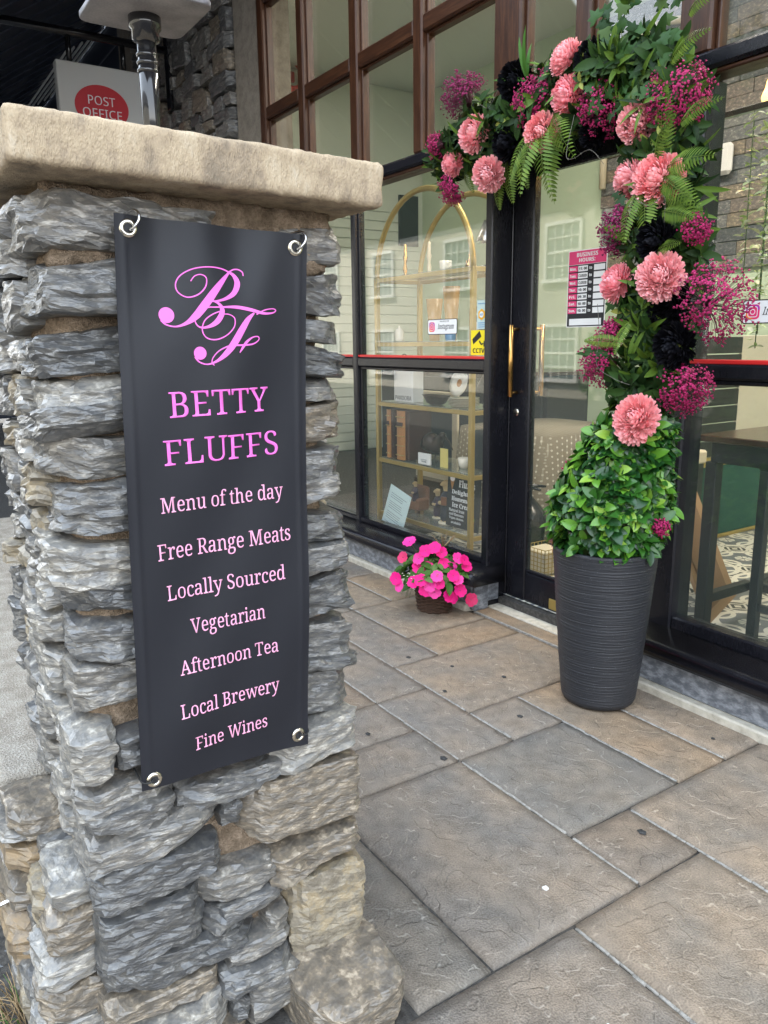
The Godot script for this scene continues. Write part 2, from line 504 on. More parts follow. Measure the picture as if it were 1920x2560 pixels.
# ---------------------------------------------------------------- stone
func rock(sz: Vector3, sd: int, strata := 0.5, k := 7.0, cell := 0.011) -> ArrayMesh:
	# an irregular quarried block: a box cut by planes, with thin beds that stand out by STRATA
	var o := Vector3(sd * 13.7, sd * 7.3, sd * 3.1)
	var r := RandomNumberGenerator.new()
	r.seed = sd * 77 + 5
	var n := [clampi(int(ceil(sz.x / (cell * 1.6))), 3, 26), clampi(int(ceil(sz.y / (cell * 0.5))), 5, 30), clampi(int(ceil(sz.z / (cell * 1.5))), 3, 34)]
	var tl := Vector2(r.randf_range(-.13, .13), r.randf_range(-.1, .1))
	var tp := Vector2(r.randf_range(-.2, .2), r.randf_range(-.2, .2))
	var dip := r.randf_range(-.35, .35)
	var bed := r.randf_range(.009, .021)
	var small := minf(sz.x, minf(sz.y, sz.z))
	# cutting planes that take off corners and edges
	var cuts := []
	for i in 11:
		var d := Vector3(r.randf_range(-1, 1), r.randf_range(-1, 1), r.randf_range(-1, 1))
		if i < 4:
			d = Vector3([1, 1, -1, -1][i] * r.randf_range(.5, 1.0), r.randf_range(-.25, .25), [1, -1, 1, -1][i] * r.randf_range(.5, 1.0))
		elif i < 8:
			d = Vector3(r.randf_range(.1, .5) * [1, 1, -1, -1][i - 4], [1, -1, 1, -1][i - 4] * 1.0, r.randf_range(-.35, .35))
		d = d.normalized()
		var reach := absf(d.x) * sz.x * .5 + absf(d.y) * sz.y * .5 + absf(d.z) * sz.z * .5
		cuts.append([d, reach * r.randf_range(.7, .93)])
	var st := mb(true)
	for a in 3:
		var b := (a + 1) % 3
		var c := (a + 2) % 3
		for sg in [-1.0, 1.0]:
			var g := []
			for i in n[b] + 1:
				var row := []
				for j in n[c] + 1:
					var u := Vector3.ZERO
					u[a] = sg
					u[b] = -1.0 + 2.0 * i / n[b]
					u[c] = -1.0 + 2.0 * j / n[c]
					if i > 0 and i < n[b] and j > 0 and j < n[c]:
						u[b] += (fposmod(sin(i * 12.9 + j * 78.2 + sd + a * 3.0) * 4375.5, 1.0) - .5) * 1.1 / n[b]
						u[c] += (fposmod(sin(i * 39.3 + j * 11.1 + sd + a * 5.0) * 2375.5, 1.0) - .5) * 1.1 / n[c]
					var ln := pow(pow(absf(u.x), k * 2.0) + pow(absf(u.y), k * 2.0) + pow(absf(u.z), k * 2.0), 0.5 / k)
					var p := u / ln * sz * 0.5
					for q in cuts:
						var e: float = p.dot(q[0]) - q[1]
						if e > 0.0:
							p -= (q[0] as Vector3) * e
					p.y *= 1.0 + tp.x * u.z + tp.y * u.x * 0.5
					p.y += tl.x * p.z + tl.y * p.x
					var q5 := (p + o) * 50.0
					var w := Vector3(fn.get_noise_3dv(q5 * 8.0), fn.get_noise_3dv(q5 * 8.0 + Vector3(91, 0, 0)), fn.get_noise_3dv(q5 * 8.0 + Vector3(0, 91, 0)))
					p += w * small * 0.06
					if strata > 0.0:
						var s := (p.y + p.z * dip + p.x * dip * .6 + fn.get_noise_3dv(q5 * 7.0 + Vector3(0, 0, 77)) * 0.016) / bed
						var f := floorf(s)
						var h0 := fn.get_noise_3d(f * 1733.0 + o.x, p.z * 300.0, p.x * 300.0 + o.z)
						var h1 := fn.get_noise_3d((f - 1.0) * 1733.0 + o.x, p.z * 300.0, p.x * 300.0 + o.z)
						var hh := lerpf(h1, h0, smoothstep(0.0, 0.14, s - f))
						var push := hh * strata * 0.021
						p += Vector3(u.x * absf(u.x), u.y * absf(u.y) * 0.35, u.z * absf(u.z)) * push
					p += Vector3(u.x, u.y * .6, u.z) * fn.get_noise_3dv(q5 * 40.0) * 0.005
					row.append(p)
				g.append(row)
			for i in n[b]:
				for j in n[c]:
					if sg > 0:
						st.add_vertex(g[i][j]); st.add_vertex(g[i + 1][j + 1]); st.add_vertex(g[i + 1][j])
						st.add_vertex(g[i][j]); st.add_vertex(g[i][j + 1]); st.add_vertex(g[i + 1][j + 1])
					else:
						st.add_vertex(g[i][j]); st.add_vertex(g[i + 1][j]); st.add_vertex(g[i + 1][j + 1])
						st.add_vertex(g[i][j]); st.add_vertex(g[i + 1][j + 1]); st.add_vertex(g[i][j + 1])
	return done(st)

func lumpy_box(a: Vector3, b: Vector3, amp: float, cell: float, k := 12.0, freq := 300.0) -> ArrayMesh:
	# a box with slightly rounded, worn edges and an uneven surface
	var sz := b - a
	var cen := (a + b) * 0.5
	var n := [clampi(int(sz.x / cell), 4, 60), clampi(int(sz.y / cell), 4, 60), clampi(int(sz.z / cell), 4, 80)]
	var rad := minf(sz.x, minf(sz.y, sz.z)) * 0.13
	var st := mb()
	for ax in 3:
		var bb := (ax + 1) % 3
		var cc := (ax + 2) % 3
		for sg in [-1.0, 1.0]:
			var g := []
			for i in n[bb] + 1:
				var row := []
				for j in n[cc] + 1:
					var u := Vector3.ZERO
					u[ax] = sg
					u[bb] = -1.0 + 2.0 * i / n[bb]
					u[cc] = -1.0 + 2.0 * j / n[cc]
					var p := u * sz * 0.5
					var inner := (sz * 0.5 - Vector3.ONE * rad)
					var core := Vector3(clampf(p.x, -inner.x, inner.x), clampf(p.y, -inner.y, inner.y), clampf(p.z, -inner.z, inner.z))
					var d := p - core
					if d.length() > 1e-6:
						var l := maxf(absf(d.x), maxf(absf(d.y), absf(d.z)))
						p = core + d.normalized() * l
					var q := p + cen
					p += d.normalized() * amp * (fn.get_noise_3dv(q * freq) + 0.5 * fn.get_noise_3dv(q * freq * 5.0))
					row.append(p + cen)
				g.append(row)
			for i in n[bb]:
				for j in n[cc]:
					if sg > 0:
						st.add_vertex(g[i][j]); st.add_vertex(g[i + 1][j + 1]); st.add_vertex(g[i + 1][j])
						st.add_vertex(g[i][j]); st.add_vertex(g[i][j + 1]); st.add_vertex(g[i + 1][j + 1])
					else:
						st.add_vertex(g[i][j]); st.add_vertex(g[i + 1][j]); st.add_vertex(g[i + 1][j + 1])
						st.add_vertex(g[i][j]); st.add_vertex(g[i + 1][j + 1]); st.add_vertex(g[i][j + 1])
	return done(st)

const SLATES := ["slate_a", "slate_b", "slate_c", "slate_d", "slate_a", "slate_e", "slate_b", "slate_c"]

func lay(parent: Node, c: Vector3, sz: Vector3, sd: int, m := "", strata := 0.5, k := 7.0, cell := 0.011) -> void:
	if m == "":
		m = SLATES[(sd * 5 + sd / 3) % SLATES.size()]
	put("stone", rock(sz, sd, strata, k, cell), M[m], parent, Transform3D(Basis(), c))

func build_pillar() -> void:
	var t := thing("stone_pillar", "slate rubble pillar with a concrete cap, a dark banner hung on it", "pillar")
	var XF := -1.19
	put("mortar_core", lumpy_box(Vector3(-1.6, -0.02, -.685), Vector3(-1.232, 1.37, -.235), .012, .018), M.mortar, t)
	# courses of the front beside and behind the banner
	var right := [[1.374, 1.435], [1.295, 1.359], [1.253, 1.295], [1.195, 1.250], [1.148, 1.192], [1.077, 1.140], [1.011, 1.068], [0.966, 1.011], [0.903, 0.962], [0.834, 0.903], [0.756, 0.830], [0.675, 0.756], [0.657, 0.680], [0.565, 0.657]]
	var left := [[1.376, 1.452], [1.284, 1.371], [1.210, 1.281], [1.163, 1.214], [1.113, 1.164], [1.049, 1.113], [0.958, 1.056], [0.884, 0.95], [0.829, 0.883], [0.755, 0.834], [0.663, 0.757]]
	var sd := 1
	for a in right:
		var zr := -.712 + rng.randf_range(-.008, .008)
		var h: float = a[1] - a[0]
		lay(t, Vector3(XF - .078 + rng.randf_range(-.012, .016), (a[0] + a[1]) * .5, (zr - .5) * .5), Vector3(.14, h * .93, absf(zr + .5)), sd, ["slate_c", "slate_a", "slate_a", "slate_b", "slate_c", "slate_d", "slate_a", "slate_c", "slate_b", "slate_a", "slate_b", "slate_a", "slate_b", "slate_a"][sd - 1], .55)
		sd += 1
	var lm := ["slate_c", "slate_a", "slate_b", "slate_e", "slate_a", "slate_c", "slate_a", "slate_e", "slate_b", "slate_a", "slate_c"]
	var i := 0
	for a in left:
		var h: float = a[1] - a[0]
		var zl: float = -.208 + rng.randf_range(-.014, .016)
		lay(t, Vector3(XF - .088 + rng.randf_range(-.012, .014), (a[0] + a[1]) * .5, (zl - .48) * .5), Vector3(.17 + rng.randf_range(-.03, .03), h * .92, absf(zl + .48)), sd, lm[i], .7)
		sd += 1
		i += 1
	# below the banner, stone by stone: left, right, middle height, height
	var low := [[-.192, -.262, .615, .09, "slate_e", .15], [-.258, -.44, .614, .066, "slate_b", .4], [-.198, -.351, .534, .056, "slate_c", .8], [-.353, -.543, .489, .052, "slate_a", .7], [-.53, -.706, .524, .074, "slate_e", .6], [-.204, -.344, .494, .04, "slate_a", .6], [-.2, -.428, .436, .068, "slate_c", .6], [-.428, -.463, .432, .07, "slate_b", .3], [-.466, -.712, .404, .126, "slate_d", .2], [-.205, -.423, .364, .078, "slate_b", .5], [-.378, -.524, .289, .072, "slate_c", .4], [-.52, -.708, .298, .058, "slate_d", .9], [-.208, -.383, .27, .11, "slate_b", .5], [-.385, -.56, .238, .038, "slate_a", .5], [-.552, -.714, .15, .205, "tan_a", .15], [-.204, -.5, .18, .064, "slate_b", .8], [-.405, -.547, .146, .046, "slate_c", .5], [-.404, -.55, .104, .04, "slate_a", .5], [-.45, -.548, .052, .088, "slate_c", .2], [-.2, -.4, .124, .05, "slate_d", .5], [-.418, -.448, .043, .07, "slate_b", .3], [-.2, -.416, .072, .055, "slate_e", .3], [-.5, -.55, .178, .05, "slate_c", .3], [-.2, -.3, .02, .06, "slate_c", .4], [-.3, -.45, .01, .05, "slate_d", .4]]
	for a in low:
		var dx: float = 0.0 if a[2] > .12 else .02
		lay(t, Vector3(XF - .06 + dx + rng.randf_range(-.006, .006), a[2], (a[0] + a[1]) * .5), Vector3(.15, a[3] * .98, absf(a[1] - a[0])), sd, a[4], a[5], 9.0)
		sd += 1
	lay(t, Vector3(-1.125, .022, -.62), Vector3(.21, .13, .19), sd, "slate_d", .3, 8.0)
	sd += 1
	# left face, away from the camera, then the two faces at the back
	for face in 3:
		var y := .36 if face == 0 else 0.03
		while y < 1.36:
			var h := rng.randf_range(.045, .1)
			var u := 0.0
			var ln := .34 if face != 1 else .42
			while u < ln:
				var w := minf(rng.randf_range(.07, .19), ln - u + .03)
				var c := Vector3(-1.29 - u - w * .5, y + h * .5, -.25 + rng.randf_range(-.012, .014))
				var s := Vector3(w * .96, h * .96, .11)
				if face == 1:
					c = Vector3(-1.585, y + h * .5, -.26 - u - w * .5)
					s = Vector3(.1, h * 1.04, w * .98)
				elif face == 2:
					c = Vector3(-1.3 - u - w * .5, y + h * .5, -.675)
				lay(t, c, s, sd, "tan_a" if rng.randf() < .16 else "", .6, 6.0, .014 if face == 0 else .024)
				sd += 1
				u += w
			y += h + .004
	# foot of the left face leans out
	var y2 := .0
	while y2 < .36:
		var h := rng.randf_range(.05, .095)
		var u := 0.0
		while u < .24:
			var w := rng.randf_range(.08, .16)
			lay(t, Vector3(-1.24 - u - w * .5, y2 + h * .5, lerpf(-.15, -.225, y2 / .36) + rng.randf_range(-.01, .01)), Vector3(w, h * .95, .12), sd, ["tan_a", "slate_c", "slate_e", "slate_a", "slate_d"][sd % 5], .5, 6.0, .012)
			sd += 1
			u += w
		y2 += h + .002
	# mortar bed and cast cap
	put("mortar_bed", lumpy_box(Vector3(-1.58, 1.36, -.685), Vector3(-1.2, 1.476, -.235), .016, .009, 12.0, 1100.0), M.mortar, t)
	var cap := put("cap", lumpy_box(Vector3(-1.66, -.034, -.275), Vector3(-1.1, .034, .275), .0026, .0075, 12.0, 1700.0), M.cap_concrete, t)
	cap.transform = Transform3D(Basis(Vector3.RIGHT, -.024), Vector3(0, 1.499, -.453))
	var nail := mb()
	tube(nail, [Vector3(-1.5, .21, -.14), Vector3(-1.49, .205, -.075)], .004, .004, 6)
	obj("nail", nail, M.steel, t)

func build_low_wall() -> void:
	var t := thing("low_wall", "low rubble wall with a pebbly concrete coping running behind the pillar", "wall")
	put("mortar_core", lumpy_box(Vector3(-4.2, -.02, -.6), Vector3(-1.5, .36, -.16), .01, .05), M.mortar, t)
	var sd := 900
	var y := 0.0
	while y < .35:
		var h := minf(rng.randf_range(.06, .1), .372 - y)
		var u := -1.42
		while u > -4.1:
			var w := rng.randf_range(.1, .26)
			lay(t, Vector3(u - w * .5, y + h * .5, -.165 + rng.randf_range(-.012, .012)), Vector3(w * .95, h * .93, .13), sd, ["tan_a", "slate_c", "tan_b", "slate_a", "slate_e", "slate_d"][sd % 6], .4, 5.0, .022)
			sd += 1
			u -= w
		y += h
	put("coping", lumpy_box(Vector3(-4.2, .375, -.62), Vector3(-1.57, .42, -.115), .004, .02), M.aggregate, t)
	put("coping_end_stone", rock(Vector3(.16, .05, .12), 1200, .3, 6.0), M.slate_d, t, Transform3D(Basis(), Vector3(-1.5, .385, -.175)))

func build_post() -> void:
	var t := thing("cap_post", "short glossy black post with a square pale plate, standing on the cap", "post")
	var st := mb()
	tube(st, [Vector3(-1.405, 1.525, -.46), Vector3(-1.4, 1.74, -.457)], .0155, .0155, 24)
	obj("pole", st, M.black_gloss, t)
	var s2 := mb()
	lathe(s2, [Vector2(.014, 0), Vector2(.022, .004), Vector2(.022, .018), Vector2(.026, .022), Vector2(.026, .04), Vector2(.0, .04)], 24, Vector3(-1.4, 1.735, -.457))
	obj("collar", s2, M.black_gloss, t)
	var pl := mb()
	var pts := rrect(-1.383, .452, .172, .172, .02)
	slab_poly(pl, pts, 0, .008)
	var o := put("plate", done(pl), M.plate_paint, t)
	o.transform = Transform3D(Basis(Vector3.RIGHT, -PI * .5), Vector3(0, 1.774, 0))
	for k in 3:
		var s3 := mb()
		lathe(s3, [Vector2(.016, 0), Vector2(.018, .003), Vector2(.016, .006)], 24, Vector3(-1.4015, 1.69 + k * .012, -.457))
		obj("ring", s3, M.black_gloss, t)

# ---------------------------------------------------------------- banner
func bpos(u: float, v: float, lift := 0.0) -> Vector3:
	# u 0..1 from left to right, v 0..1 upwards
	var y := lerpf(lerpf(.553, .540, u), lerpf(1.428, 1.416, u), v)
	var z := lerpf(lerpf(-.285, -.585, u), lerpf(-.314, -.612, u), v)
	return Vector3(bface(u, v) + lift, y, z)

func bface(u: float, v: float) -> float:
	var sag := -.006 * sin(PI * u) * smoothstep(.8, 1.0, v) - .005 * sin(PI * u) * smoothstep(.12, 0.0, v)
	var wave := .0026 * sin(u * 6.0 + v * 7.0) + .0022 * cos(u * 4.0 - v * 11.0) + .001 * sin(u * 13.0 - v * 17.0)
	var crease := .008 * exp(-pow((u - .42 - (1.0 - v) * .5) * 8.0, 2.0)) * smoothstep(.6, 1.0, v) + .007 * exp(-pow((u - .8 + (1.0 - v) * .7) * 9.0, 2.0)) * smoothstep(.68, 1.0, v) - .006 * exp(-pow((u - .2) * 10.0, 2.0)) * smoothstep(.75, .95, v)
	var hem := .0011 * (exp(-pow((u - .045) * 75.0, 2.0)) + exp(-pow((u - .955) * 75.0, 2.0)))
	return -1.154 + sag + wave + crease + hem

func b_at(zz: float, y: float, lift: float) -> Vector3:
	var v := clampf((y - .546) / .876, 0, 1)
	var u := clampf((-zz - lerpf(.285, .314, v)) / .299, 0, 1)
	return Vector3(bface(u, v) + lift, y, zz)

func drape(o: MeshInstance3D) -> void:
	# lay flat lettering on the rippled vinyl
	var ar: Array = (o.mesh as TextMesh).get_mesh_arrays()
	var v: PackedVector3Array = ar[Mesh.ARRAY_VERTEX]
	for i in v.size():
		var w := o.transform * v[i]
		v[i] = b_at(w.z, w.y, .0012 if v[i].z > 0 else .0006)
	ar[Mesh.ARRAY_VERTEX] = v
	for q in [Mesh.ARRAY_NORMAL, Mesh.ARRAY_TANGENT, Mesh.ARRAY_TEX_UV, Mesh.ARRAY_TEX_UV2]:
		ar[q] = null
	var tmp := ArrayMesh.new()
	tmp.add_surface_from_arrays(Mesh.PRIMITIVE_TRIANGLES, ar)
	var st := SurfaceTool.new()
	st.create_from(tmp, 0)
	st.deindex()
	st.set_smooth_group(-1)
	st.generate_normals()
	o.mesh = st.commit()
	o.transform = Transform3D()

func build_banner() -> void:
	var t := thing("banner", "dark vinyl banner with pink lettering and a script monogram, hung on the slate pillar", "banner")
	var st := mb()
	var nu := 90
	var nv := 90
	for i in nu:
		for j in nv:
			var a := bpos(float(i) / nu, float(j) / nv)
			var b := bpos(float(i + 1) / nu, float(j) / nv)
			var c := bpos(float(i + 1) / nu, float(j + 1) / nv)
			var d := bpos(float(i) / nu, float(j + 1) / nv)
			quad(st, a, b, c, d, Vector3.RIGHT)
	obj("sheet", st, M.banner_vinyl, t)
	var bk := mb()
	for i in nu:
		for j in 12:
			quad(bk, bpos(float(i) / nu, float(j) / 12, -.0012), bpos(float(i + 1) / nu, float(j) / 12, -.0012), bpos(float(i + 1) / nu, float(j + 1) / 12, -.0012), bpos(float(i) / nu, float(j + 1) / 12, -.0012), Vector3.LEFT)
	obj("sheet_back", bk, M.banner_vinyl, t)
	var turn := Basis(Vector3.UP, PI * .5)
	var lines := [["BETTY", -.4535, 1.162, .162, .038], ["FLUFFS", -.454, 1.091, .188, .039], ["Menu of the day", -.4515, 1.008, .203, .034], ["Free Range Meats", -.4515, .934, .223, .034], ["Locally Sourced", -.45, .868, .2, .034], ["Vegetarian", -.4475, .806, .127, .034], ["Afternoon Tea", -.4465, .745, .171, .026], ["Local Brewery", -.444, .668, .176, .034], ["Fine Wines", -.4425, .609, .131, .0255]]
	for l in lines:
		var p := b_at(l[1], l[2], .0012)
		drape(text(l[0], "Droid Serif", p, l[3], l[4], M.banner_pink if l[0] == l[0].to_upper() else M.banner_pink_text, t, turn * Basis(Vector3.BACK, .012)))
	# the monogram, pen stroke by pen stroke
	var strokes := [
		["b_hair", [[0.4174, 1.3402, 0.0012], [0.4239, 1.3477, 0.0012], [0.4334, 1.3500, 0.0012], [0.4409, 1.3452, 0.0014], [0.4387, 1.3325, 0.0016], [0.4268, 1.3213, 0.0016], [0.4106, 1.3173, 0.0014], [0.3981, 1.3243, 0.0014], [0.3958, 1.3363, 0.0014], [0.4040, 1.3486, 0.0014], [0.4221, 1.3578, 0.0014], [0.4456, 1.3613, 0.0014], [0.4673, 1.3595, 0.0016], [0.4818, 1.3540, 0.0021]]],
		["b_bowl_top", [[0.4764, 1.3558, 0.0016], [0.4865, 1.3508, 0.0046], [0.4915, 1.3390, 0.0074], [0.4839, 1.3242, 0.0060], [0.4665, 1.3150, 0.0032], [0.4479, 1.3119, 0.0014], [0.4408, 1.3145, 0.0012]]],
		["b_curl", [[0.5024, 1.3506, 0.0012], [0.5012, 1.3564, 0.0016], [0.4942, 1.3598, 0.0016], [0.4851, 1.3585, 0.0016], [0.4750, 1.3510, 0.0023], [0.4663, 1.3417, 0.0032]]],
		["b_stem", [[0.4820, 1.3574, 0.0014], [0.4682, 1.3434, 0.0055], [0.4525, 1.3262, 0.0087], [0.4367, 1.3074, 0.0097], [0.4212, 1.2904, 0.0083], [0.4062, 1.2799, 0.0041], [0.3908, 1.2752, 0.0018], [0.3771, 1.2779, 0.0018], [0.3700, 1.2845, 0.0023]]],
		["b_bowl_low", [[0.4444, 1.3139, 0.0012], [0.4576, 1.3087, 0.0032], [0.4625, 1.2975, 0.0064], [0.4535, 1.2828, 0.0064], [0.4382, 1.2746, 0.0032], [0.4255, 1.2746, 0.0018], [0.4196, 1.2827, 0.0014], [0.4217, 1.2928, 0.0014], [0.4309, 1.3006, 0.0014], [0.4456, 1.3038, 0.0014]]],
		["f_bar", [[0.4437, 1.3034, 0.0014], [0.4621, 1.3037, 0.0018], [0.4865, 1.3040, 0.0037], [0.5093, 1.3004, 0.0041], [0.5305, 1.2954, 0.0032], [0.5464, 1.2959, 0.0018], [0.5530, 1.2995, 0.0014], [0.5479, 1.3023, 0.0012], [0.5327, 1.3000, 0.0014], [0.5186, 1.2935, 0.0018]]],
		["f_loop", [[0.4596, 1.2931, 0.0012], [0.4727, 1.2932, 0.0012], [0.4818, 1.2874, 0.0014], [0.4799, 1.2745, 0.0014], [0.4671, 1.2624, 0.0014], [0.4500, 1.2560, 0.0016], [0.4354, 1.2589, 0.0014], [0.4296, 1.2701, 0.0014], [0.4341, 1.2837, 0.0014], [0.4467, 1.2930, 0.0014], [0.4618, 1.2985, 0.0014]]],
		["f_stem", [[0.5149, 1.2956, 0.0018], [0.5039, 1.2857, 0.0060], [0.4922, 1.2700, 0.0083], [0.4798, 1.2526, 0.0087], [0.4656, 1.2364, 0.0069], [0.4499, 1.2245, 0.0032], [0.4347, 1.2196, 0.0016], [0.4222, 1.2234, 0.0018], [0.4162, 1.2311, 0.0023]]],
		["f_cross", [[0.4865, 1.2360, 0.0012], [0.4927, 1.2444, 0.0032], [0.4997, 1.2524, 0.0032], [0.5102, 1.2590, 0.0016], [0.5196, 1.2597, 0.0014], [0.5202, 1.2547, 0.0014], [0.5097, 1.2488, 0.0018], [0.4910, 1.2472, 0.0021], [0.4719, 1.2468, 0.0018], [0.4545, 1.2400, 0.0014], [0.4439, 1.2298, 0.0012], [0.4415, 1.2219, 0.0012], [0.4450, 1.2176, 0.0012]]]
	]
	var mono := part("monogram", t)
	for s in strokes:
		var q := smooth_path(s[1], 7)
		var ms := mb(true)
		for i in q.size() - 1:
			var a = q[i]
			var b = q[i + 1]
			var e0 := Vector2(b[0] - a[0], b[1] - a[1]).normalized().orthogonal()
			var e1 := e0
			if i + 2 < q.size():
				e1 = Vector2(q[i + 2][0] - b[0], q[i + 2][1] - b[1]).normalized().orthogonal()
			var em := e0
			if i > 0:
				em = ((Vector2(a[0] - q[i - 1][0], a[1] - q[i - 1][1]).normalized().orthogonal()) + e0).normalized()
			var en := (e0 + e1).normalized()
			var w0: float = a[2] * .62
			var w1: float = b[2] * .62
			quad(ms, b_at(-(a[0] - em.x * w0), a[1] - em.y * w0, .0012), b_at(-(a[0] + em.x * w0), a[1] + em.y * w0, .0012), b_at(-(b[0] + en.x * w1), b[1] + en.y * w1, .0012), b_at(-(b[0] - en.x * w1), b[1] - en.y * w1, .0012), Vector3.RIGHT)
		obj("pen_stroke", ms, M.banner_pink, mono)
	for d in [[-.3785, 1.2915, .0112], [-.4242, 1.2362, .0096]]:
		var ms := mb(true)
		for k in 20:
			var a0 := TAU * k / 20
			var a1 := TAU * (k + 1) / 20
			tri(ms, b_at(d[0], d[1], .0013), b_at(d[0] + d[2] * cos(a0), d[1] + d[2] * sin(a0), .0013), b_at(d[0] + d[2] * cos(a1), d[1] + d[2] * sin(a1), .0013), Vector3.RIGHT)
		obj("pen_dot", ms, M.banner_pink, mono)
	# eyelets, two open hooks above and two cord loops below
	var eye := [Vector2(-.3325, 1.409), Vector2(-.591, 1.396), Vector2(-.305, .568), Vector2(-.567, .563)]
	for i in 4:
		var e: Vector2 = eye[i]
		var c := b_at(e.x, e.y, .0012)
		var es := mb()
		var prof := [Vector2(.0062, .0), Vector2(.0064, .0016), Vector2(.0085, .0026), Vector2(.0115, .0018), Vector2(.0128, 0.0)]
		prof.reverse()
		lathe(es, prof, 28)
		var o := put("eyelet", done(es), M.nickel, t)
		o.transform = Transform3D(Basis(Vector3.BACK, -PI * .5), c)
		var hs := mb()
		var hole := mb(true)
		lathe(hole, [Vector2(.0063, .0004), Vector2(0, .0006)], 20)
		var ho := put("eyelet_hole", done(hole), M.ink, t)
		ho.transform = Transform3D(Basis(Vector3.BACK, -PI * .5), c)
		if i < 2:
			var up := [c + Vector3(-.012, .002, .0), c + Vector3(.004, -.002, -.002), c + Vector3(.010, .001, -.006), c + Vector3(.012, .010, -.012), c + Vector3(.009, .019, -.013), c + Vector3(.002, .024, -.010), c + Vector3(-.012, .024, -.007), c + Vector3(-.05, .022, -.006)]
			tube(hs, v3path(up, 5), .0022, .0022, 10)
			obj("hook", hs, M.steel, t)
		else:
			var sd := 1.0 if i == 2 else -1.0
			var cp := [c + Vector3(-.01, 0, 0), c + Vector3(.004, .001, .003 * sd), c + Vector3(.005, .0, .010 * sd), c + Vector3(.003, .001, .017 * sd), c + Vector3(-.006, .004, .021 * sd), c + Vector3(-.05, .008, .02 * sd)]
			tube(hs, v3path(cp, 5), .0016, .0016, 8)
			obj("cord", hs, M.black_cord, t)

# ---------------------------------------------------------------- ground
func pave_slab(parent: Node, x0: float, x1: float, z0: float, z1: float, i: int) -> void:
	var gap := .0045
	var a := Vector3(x0 + gap, 0, z0 + gap)
	var b := Vector3(x1 - gap, 0, z1 - gap)
	var nx := maxi(4, int((b.x - a.x) / .028))
	var nz := maxi(4, int((b.z - a.z) / .028))
	var st := mb()
	var g := []
	var tilt := Vector2(rng.randf_range(-.003, .003), rng.randf_range(-.003, .003))
	for p in nx + 3:
		var row := []
		for q in nz + 3:
			var fx := clampf((p - 1) / float(nx), 0, 1)
			var fz := clampf((q - 1) / float(nz), 0, 1)
			var x := lerpf(a.x, b.x, fx)
			var z := lerpf(a.z, b.z, fz)
			var y := .0015 * fn.get_noise_2d(x * 900, z * 900) + tilt.x * (fx - .5) + tilt.y * (fz - .5)
			var rim: bool = fx == 0.0 or fx == 1.0 or fz == 0.0 or fz == 1.0
			if rim:
				y -= .0045
				x += .0028 * fn.get_noise_2d(x * 2600, z * 2600)
				z += .0028 * fn.get_noise_2d(z * 2600 + 300, x * 2600)
			if p == 0 or q == 0 or p == nx + 2 or q == nz + 2:
				y -= .03
			row.append(Vector3(x, y, z))
		g.append(row)
	for p in nx + 2:
		for q in nz + 2:
			st.add_vertex(g[p][q]); st.add_vertex(g[p + 1][q]); st.add_vertex(g[p + 1][q + 1])
			st.add_vertex(g[p][q]); st.add_vertex(g[p + 1][q + 1]); st.add_vertex(g[p][q + 1])
	obj("paving_slab", st, M["paving_%d" % (i % 6)], parent)

